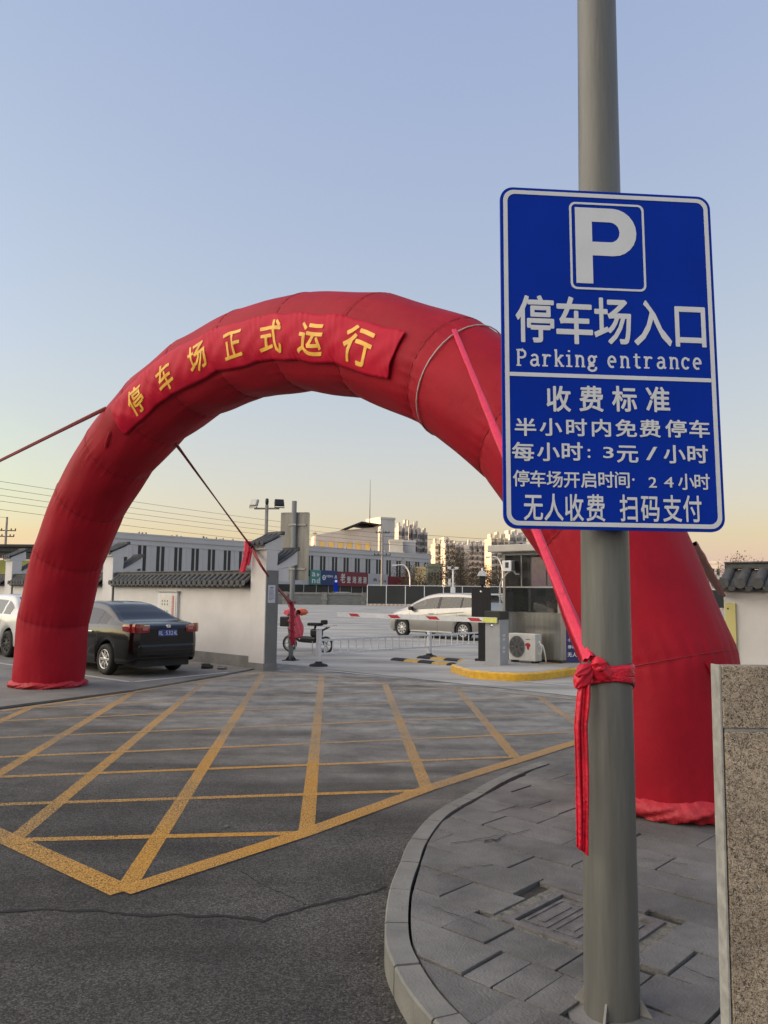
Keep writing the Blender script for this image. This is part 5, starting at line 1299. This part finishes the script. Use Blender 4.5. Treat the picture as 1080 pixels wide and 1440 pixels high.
M_teal = mat('teal_sign', (.05,.22,.20), .5, .08, 3); M_maroon = mat('maroon_sign', (.16,.012,.03), .5, .1, 3); M_bluesh = mat('blue_shop_sign', (.008,.03,.14), .5, .1, 3)
M_maroon2 = mat('dull_red_sign', (.17,.022,.035), .6, .12, 2); M_greysign = mat('pale_sign', (.42,.41,.43), .6, .05, 3)
def shop_sign(u0, u1, z0, z1, m, label, chars=(), col=M_white):
    a, c = on_facade(u0), on_facade(u1); t = thing('shop_sign', label, 'shop sign', F0+FD*a+FN*.25, FA)
    b = MB(); b.box(0, c-a, -.18, .10, z0, z1, bev=.03); b.build('panel', m, t)
    if chars:
        b = MB(); L = c-a
        for ch, fx, fz, w_, h_ in chars: put_glyph(b, ch, fx*L, z0+fz*(z1-z0), w_*L, h_*(z1-z0), -.185, .02, cjk=ord(ch) > 500)
        b.build('lettering', col, t, recalc=False)
    return t, c-a
Z0, Z1 = 3.0, 5.75
shop_sign(434, 449, Z0-.1, Z1, M_teal, 'teal square shop sign with white letters', [('a',.3,.70,.30,.26),('✿',.72,.70,.3,.28),('n',.3,.25,.30,.26),('d',.72,.30,.28,.36)])
t_, L_ = shop_sign(449.2, 472, Z0-.2, Z1, M_bluesh, 'dark blue shop sign with white logo and small lettering', [('中',.34,.62,.10,.16),('国',.45,.62,.10,.16),('移',.56,.62,.10,.16),('动',.67,.62,.10,.16)])
b = MB(); R_ = Matrix.Translation((L_*.17, -.183, Z0+1.35)) @ Matrix.Rotation(pi/2, 4, 'X'); b.lathe([(.28,0),(.50,0)], 20, R_); b.box(L_*.17-.4,L_*.17+.4,-.186,-.184,Z0+1.28,Z0+1.42); b.prism([(L_*.78,Z0+1.0),(L_*.86,Z0+1.0),(L_*.92,Z0+1.9),(L_*.88,Z0+1.9)], -.188, -.184); b.prism([(L_*.99,Z0+1.0),(L_*.94,Z0+1.0),(L_*.90,Z0+1.7),(L_*.92,Z0+1.9)], -.191, -.189)
b.build('logo', M_white, t_)
shop_sign(472.2, 515, Z0-.3, Z1-.1, M_maroon, 'long maroon shop sign with pale characters', [('老',.17,.56,.15,.66),('壹',.36,.46,.12,.46),('湘',.54,.46,.12,.46),('湘',.72,.46,.12,.46),('潮',.89,.46,.12,.46)], col=M_cream)
t_, L_ = shop_sign(515.2, 543, Z0-.3, Z1-.3, M_greysign, 'pale grey shop sign with a dark fan shaped logo')
b = MB()
for k in range(8):
    a = radians(18+k*20.6); cx_, cz_ = L_*.35, Z0+.85
    b.prism([(cx_+.12*cos(a), cz_+.12*sin(a)), (cx_+.62*cos(a-.15), cz_+.62*sin(a-.15)), (cx_+.78*cos(a), cz_+.78*sin(a)), (cx_+.62*cos(a+.15), cz_+.62*sin(a+.15))], -.186-.0005*k, -.184-.0005*k)
b.build('logo', M_ink, t_)
b = MB()
for k, ch in enumerate('HUAWEI'): put_glyph(b, ch, L_*(.56+.062*k), Z0+.95, L_*.045, .42, -.185, .02, cjk=False)
b.build('lettering', M_ink, t_, recalc=False)
shop_sign(543.2, 574, Z0-.2, Z1-.7, M_maroon2, 'dull red shop sign behind the curved street lamp')
shop_sign(574.4, 603, Z0-.2, Z1-1.0, M_maroon2, 'dull red shop sign, farthest along the grey block')
vp = AT(472.5, 825, 110); vsn = thing('banner_sign', 'small upright blue street sign above the brick wall', 'sign', (vp.x, 110, 0), radians(3))
b = MB(); b.box(-.28,.28,-.05,.05,1.6,3.4, bev=.02); b.build('panel', M_blue, vsn); b = MB(); b.box(-.05,.05,-.03,.03,0,1.599); b.build('post', M_galv, vsn)
b = MB(); R_ = Matrix.Translation((0,-.055,3.05)) @ Matrix.Rotation(pi/2, 4, 'X'); b.lathe([(0,0),(.18,0)], 16, R_); b.build('symbol', M_white, vsn)
# parked vehicles between the brick wall and the shops
for px, d_, ry, lab in ((457, 112, 1.62, 'white car parked nose on beyond the brick wall'), (508, 114, 1.5, 'white car seen over the right end of the brick wall')):
    p = AT(px, 833, d_); c_ = dup(hc, (p.x, d_, 0), ry, lab)
p = AT(489, 833, 117); c_ = dup(sv, (p.x, 117, 0), .2, 'silver car parked under the maroon shop sign')
p = AT(720, 833, 60); c_ = dup(sv, (6.3, 48.2, .006), LOT+pi, 'pale car deep in the lot behind the camera column')

# buildings behind the block
def block(name, label, loc, rz, boxes, m, extra=None, grp=None):
    t = thing(name, label, 'building', loc, rz, grp); b = MB()
    for q_ in boxes: b.box(*q_)
    b.build('wall', m, t); return t
M_ware = mat('warehouse_white', (.46,.44,.41), .7, .08, .2); M_sunrefl = mat('reflected_sunset', (.62,.42,.14), .25, .15, .4)  # panes carry the reflected sunset as painted amber
q0, q1 = AT(443, 800, 212), AT(531, 800, 215)
dv_ = Vector((q1.x-q0.x, q1.y-q0.y, 0)); wl_ = dv_.length; wa = atan2(dv_.y, dv_.x)
wh_ = block('warehouse', 'pale upper building with windows coloured amber as sunset reflections rising behind the grey block', (q0.x, q0.y, 0), wa, [(0, wl_, 0, 14, 0, 16.0)], M_ware)
b = MB(); b.prism([(0,16.002),(wl_,16.002),(wl_,19.2),(wl_*.93,19.0),(wl_*.4,17.9),(0,16.6)], .02, 13.98); b.build('gable', M_ware, wh_)
b = MB(); b.prism([(wl_*.42,18.3),(wl_*.72,20.4),(wl_*1.04,19.75),(wl_*1.04,19.4),(wl_*.72,20.0),(wl_*.44,18.05)], -1.5, 14); b.build('roof_canopy', M_slit, wh_)
for k in range(6):
    b = MB(); x = wl_*(.06+.145*k); b.box(x, x+1.5, -.08, -.005, 12.6, 14.9); f_ = b.build('window', M_galv, wh_)
    b = MB(); b.box(x+.08, x+1.42, -.12, -.082, 12.7, 14.8); b.build('pane', M_sunrefl, f_)
b = MB(); b.box(-.02, wl_+.02, -.1, -.005, 11.2, 11.9); b.build('band', mat('cream_band', (.55,.50,.36), .7, .1, .5), wh_)
b = MB(); b.tube([(wl_*.93,7,19.0),(wl_*.93,7,33)], [.14,.04], 6); b.build('aerial', M_wire, wh_)
def boxed(name, label, u0, u1, v_top, d, depth, m, rz=None, floors=0, wcols=0, grp=None, mw=M_slit):
    """a building whose front stands d metres away; its windows are parts when it has few enough to see"""
    a, c = AT(u0, 833, d), AT(u1, 833, d); top = AT((u0+u1)/2, v_top, d).z; L = c.x-a.x
    t = thing(name, label, 'building', (a.x, d, 0), rz if rz is not None else 0.0, grp); b = MB(); b.box(0, L, 0, depth, 0, top); b.box(-.15, L+.15, -.15, depth+.15, top+.001, top+.6); b.build('wall', m, t)
    if floors:
        fh = (top-1)/floors; cw = L/wcols; pr = None
        for i in range(floors):
            for j in range(wcols):
                if pr is None: bb = MB(); bb.box(-cw*.28, cw*.28, -.08, -.003, 0, fh*.52); pr = o = bb.build('window', mw, t)
                else: o = pr.copy(); COL.objects.link(o); o.parent = t
                o.location = (cw*(j+.5), 0, 1.2+fh*i)
    return t, L, top
boxed('stair_tower', 'plain grey tower standing over the pale upper building', 534, 557, 730, 228, 9, M_facade2, rz=radians(28))
boxed('roof_house', 'low cream block with a small window at the end of the grey block', 547, 566, 762, 190, 8, mat('cream_block', (.55,.51,.42), .8, .1, .3), floors=1, wcols=3)
boxed('end_house', 'grey block with tree shade at the end of the shop row', 564, 584, 763, 196, 10, M_facade)

# apartment towers far off: bays, balconies and stair shafts as parts
M_aptwin = mat('far_window', (.085,.085,.085), .5, .3, .5)
M_apt = mat('apartment_wall', (.47,.44,.41), .8, .08, .1); M_apt2 = mat('apartment_wall_pale', (.55,.48,.38), .8, .08, .1)
def apt(label, u0, u1, v_top, d, seed, m, rz=.35, nb=4):
    random.seed(seed); a, c = AT(u0, 833, d), AT(u1, 833, d); top = AT((u0+u1)/2, v_top, d).z; L = (c.x-a.x)/max(.6, cos(rz))*.92
    t = thing('apartment_tower', label, 'apartment tower', (a.x, d, 0), rz, 'apartment towers on the skyline')
    b = MB(); bwid = L/nb; tops = []
    for k in range(nb):
        tp = top-(0 if k % 2 == 0 else random.uniform(2, 4.5)); tops.append(tp); b.box(bwid*k, bwid*(k+1)-.01, 0 if k % 2 else -1.4, 13, 0, tp); 
        if k % 2 == 0: b.box(bwid*k+bwid*.2, bwid*k+bwid*.8, 2, 8, tp+.001, tp+random.uniform(1.5, 3.5))
    b.build('wall', m, t)
    fl_n = max(3, int(top/3.0))
    for k in range(nb):                               # one glazed strip of storeys per bay
        y = 0 if k % 2 else -1.4; b = MB()
        for i in range(fl_n):
            z = 1.0+i*3.0
            if z+1.9 < tops[k]:
                b.box(bwid*(k+.12), bwid*(k+.42), y-.10, y-.004, z, z+1.7); b.box(bwid*(k+.58), bwid*(k+.88), y-.10, y-.004, z, z+1.7)
        b.build('window_bay', M_aptwin, t)
        if k % 2:
            b = MB()
            for i in range(fl_n):
                z = .2+i*3.0
                if z+1.2 < tops[k]: b.box(bwid*k+.1, bwid*(k+1)-.12, -1.25, -.12, z, z+.95)
            b.build('balcony', M_facade2, t)
    random.seed(7+seed); return t
APT = [('tall grey apartment tower just right of the plain tower', 559, 574, 740, 330, 1, M_apt), ('tall apartment tower with pale stripes, second right of the plain tower', 573, 590, 742, 345, 2, M_apt),
       ('narrow dark apartment tower right of the two tall ones', 589, 601, 749, 350, 3, M_apt), ('small far apartment block glowing pale beside the gap', 600, 613, 775, 520, 4, M_apt2),
       ('sunlit apartment block left of the bare trees', 611, 626, 764, 430, 5, M_apt2), ('apartment tower with a flat dark lift head', 625, 641, 763, 420, 6, M_apt),
       ('apartment tower behind the white camera mast', 640, 660, 766, 440, 8, M_apt), ('grey apartment tower with white shaft stripes', 659, 678, 765, 425, 9, M_apt), ('apartment tower left of the orange one', 676, 690, 767, 430, 10, M_apt),
       ('tall apartment tower with an orange sunlit side by the kiosk roof', 690, 716, 757, 390, 11, M_apt2), ('apartment tower half hidden behind the arch and kiosk', 716, 742, 752, 400, 12, M_apt)]
for a in APT: apt(a[0], *a[1:7], rz=.10 if a[5] % 2 else .17, nb=3 if a[2]-a[1] < 16 else 5)
boxed('garden_house', 'low green grey building behind the hoarding left of the trees', 601, 622, 797, 150, 6, mat('moss_wall', (.16,.17,.13), .8, .2, .6), floors=2, wcols=5)
boxed('amber_house', 'low house with sunlit amber front at the end of the shop row', 583, 601, 801, 172, 6, mat('amber_wall', (.55,.42,.22), .8, .2, .6), floors=1, wcols=4)
t_, L_, top_ = boxed('corner_house', 'pale corner building between the arch and the right wall', 984, 1012, 793, 175, 9, M_facade2, rz=radians(-20), floors=3, wcols=4)
# shelter with a dark flat roof beyond the left wall
sh = thing('roadside_shelter', 'dark flat roofed shelter with olive panels beyond the left wall', 'shelter', AT(-40, 833, 58), radians(-4)); sh.location.z = 0
b = MB(); b.box(0, 5.6, 0, 6, 4.2, 4.55); b.box(-.3, 5.9, -.3, 6.2, 4.551, 4.72); b.box(0.1, 5.5, .1, 5.9, 3.85, 4.15); b.build('roof', M_slit, sh)
for x in (.2, 2.8, 5.2):
    b = MB(); b.box(x, x+.2, .2, .4, 0, 3.849); b.build('post', M_black, sh)
b = MB(); b.box(.41, 5.0, .25, .35, 1.2, 3.6); b.build('panel', mat('olive_panel', (.26,.26,.06), .7, .15, 1), sh)

# ------------------------------------------------------------------ masts, lamps, poles and wires
def street_lamp(u, v, d, label, h):
    p = AT(u, v, d); t = thing('street_lamp', label, 'street lamp', (p.x, d, 0), 0)
    b = MB(); b.tube([(0,0,0),(0,0,h*.62)]+[(-.9*(1-cos(pi/2*k/8))*1.2, 0, h*.62+(h*.38)*sin(pi/2*k/8)) for k in range(1, 9)]+[(-1.9,0,h*.99)], [.09]*2+[.08]*8+[.06], 8); b.build('pole', M_whitep, t)
    b = MB(); b.box(-2.35,-1.75,-.12,.12,h*.965,h*1.0, bev=.03); b.build('lamp_head', M_whitep, t); return t
street_lamp(576.5, 833, 104, 'white curved street lamp rising above the hoarding', 5.2)
street_lamp(707, 833, 108, 'curved street lamp left of the kiosk roof', 6.6)
cp = AT(637, 833, 93); cmst = thing('camera_mast', 'white camera mast on a thick base in front of the hoarding', 'camera mast', (cp.x, 93, 0), 0)
b = MB(); b.lathe([(.11,2.3),(.10,4.3),(0,4.3)], 12); b.build('mast', M_whitep, cmst); b = MB(); b.box(-.26,.26,-.2,.2,0,2.298, bev=.03); b.build('base', M_whitep, cmst)
b = MB(); b.tube([(-.45,0,4.35),(.45,0,4.35)], .05, 6); b.box(-.62,-.25,-.2,.15,4.40,4.66); b.box(.2,.6,-.2,.15,4.40,4.64); b.build('camera', M_whitep, cmst); b = MB(); b.box(-.55,-.28,-.12,.12,2.5,3.25); b.build('control_box', M_cream, cmst)
def utility(u, v_top, d, label, arms):
    p = AT(u, v_top, d); t = thing('utility_pole', label, 'utility pole', (p.x, d, 0), .15); H_ = p.z
    b = MB(); b.lathe([(.17,0),(.11,H_),(0,H_)], 10); b.build('pole', M_conp, t)
    for z, L in arms:
        b = MB(); b.box(-L, L, -.05, .05, H_-z-.05, H_-z+.05); a_ = b.build('crossarm', M_wire, t)
        for k in (-.95, -.5, .5, .95):
            b = MB(); b.lathe([(.0,.26),(.07,.24),(.05,.16),(.09,.12),(.04,.05)], 8, Matrix.Translation((k*L, 0, H_-z))); b.build('insulator', M_slit, a_)
    return t, H_
u1_, H1 = utility(10, 727, 88, 'dark utility pole with two crossarms at the far left', ((1.5, 1.0), (2.15, .85)))
u2_, H2 = utility(538, 745, 104, 'utility pole with crossarms in front of the pale upper building', ((.4, .9), (3.3, 1.1)))
u3_, H3 = utility(443, 748, 190, 'slim pole at the left end of the pale upper building', ((.5, .5),))
def wire(p, q_, sag, r, label):
    b = MB(); p, q_ = Vector(p), Vector(q_); b.tube([p.lerp(q_, k/24)-Vector((0,0,sag*4*(k/24)*(1-k/24))) for k in range(25)], r, 4)
    tag(b.build('power_line', M_wire), label, 'power line', 'power lines across the sky')
wl = [(678, 750), (689, 757), (700, 762), (709, 768), (722, 776)]
nm_ = ['topmost', 'second highest', 'third highest', 'fourth highest', 'lowest']
for k, (va, vb) in enumerate(wl):
    wire(AT(-180, va-30, 50), AT(538, vb, 104), .35, .014, f'{nm_[k]} of the thin power lines on the left, behind the arch')
for k, (va, vb) in enumerate(((748, 762), (754, 767), (765, 776))):
    wire(AT(538, va, 104), AT(960, vb+6, 190), .5, .022, f"{['upper','middle','lower'][k]} power line running right from the utility pole over the towers")
wire(AT(-60, 716, 80), AT(10, 728, 88), .1, .015, 'short power line ending on the far left utility pole')

# ------------------------------------------------------------------ trees behind the hoarding
def tree(u, d, v_top, wid_, label, m, seed, nleaf=900, bare=.5, lobes=9, grp=None):
    rnd = random.Random(seed); p = AT(u, 833, d); H = AT(u, v_top, d).z
    t = thing('tree', label, 'tree', (p.x, d, 0), rnd.uniform(0, 6), 'trees behind the hoarding'); b = MB()
    b.tube([(0,0,0),(.08,.05,H*.3),(0,.1,H*.6),(.05,0,H*.9)], [.02*H,.016*H,.010*H,.003*H], 7); tips = []
    for k in range(16):
        z = H*rnd.uniform(.25,.75); a = rnd.uniform(0, 2*pi); L = wid_*rnd.uniform(.5,1)*(1-.5*(z/H-.25)); e = Vector((cos(a)*L, sin(a)*L, z+H*rnd.uniform(.12,.3)))
        m1 = Vector((cos(a)*L*.5, sin(a)*L*.5, z+H*.07)); b.tube([(0,.05,z), m1, e], [.008*H,.005*H,.0015*H], 5); tips += [e, m1, (e+m1)/2]
        for q_ in range(4):
            s = m1.lerp(e, rnd.random()); e2 = s+Vector((rnd.gauss(0,.3), rnd.gauss(0,.3), rnd.uniform(.1,.6)))*wid_*.5; b.tube([s, e2], [.003*H,.001*H], 4); tips += [e2, e2]
    b.build('trunk', M_bark, t); b = MB()
    for k in range(nleaf):
        c = rnd.choice(tips)+Vector((rnd.gauss(0,1), rnd.gauss(0,1), rnd.gauss(0,.8)))*wid_*.16
        s = rnd.uniform(.06,.16)*wid_*.35; ax = Vector((rnd.gauss(0,1), rnd.gauss(0,1), rnd.gauss(0,1))).normalized(); bx = ax.orthogonal().normalized()*s; cx = ax.cross(bx).normalized()*s*.7
        b.add([c-bx, c-cx*.6, c+bx, c+cx], [[0,1,2,3]])
    b.build('crown', m, t, recalc=False)
TR = [(571,128,788,3.0,'bare brown tree in front of the end house',M_leaf,400),(583,124,794,2.6,'low thin tree by the dull red signs',M_leafg,400),(596,120,803,2.4,'low bush like tree left of the bare trees',M_leafg,500),
      (614,126,806,2.6,'low round tree below the sunlit block',M_leaf,700),(633,118,768,3.4,'tall half bare tree left of the camera mast',M_leafg,900),(648,121,772,3.2,'tall half bare tree right of the camera mast',M_leaf,800),
      (662,123,797,3.0,'orange leaved tree in front of the apartment towers',M_leaf,1000),(676,119,796,3.0,'orange leaved tree left of the camera column',M_leaf,1000),(690,122,799,2.8,'low orange tree behind the camera column',M_leaf,900),
      (703,117,783,2.6,'olive tree right of the camera column',M_leafg,900),(722,124,790,3.0,'tree seen through the kiosk glass',M_leafg,900),
      (975,125,782,2.4,'dark tree just right of the arch leg',M_leafg,700),(1035,120,780,3.6,'thin yellow leaved tree above the right wall',M_leaf,380),(1052,128,786,3.0,'sparse tree above the right wall coping',M_leaf,300),(1020,118,797,2.6,'low golden tree beside the right wall end',M_leaf,700)]
for i, a in enumerate(TR): tree(a[0], a[1], a[2], a[3], a[4], a[5], 40+i, a[6])

# ------------------------------------------------------------------ unseen housing row added to the west to keep evening sun off the junction
hr_ = thing('sun_blocker', 'unseen housing row added west of the junction to block the evening sun', 'building', (-172, -90, 0), 0)
b = MB(); b.box(0, 12, 0, 205, 0, 15.0); b.box(-.3, 12.3, -.3, 205.3, 15.001, 15.5); b.build('wall', M_apt, hr_)
b = MB()
for fl_ in range(5):
    for k in range(40): b.box(12.003, 12.1, 3+5*k, 5+5*k, 1.2+2.9*fl_, 2.7+2.9*fl_)
stuff(b.build('window', M_slit, hr_))
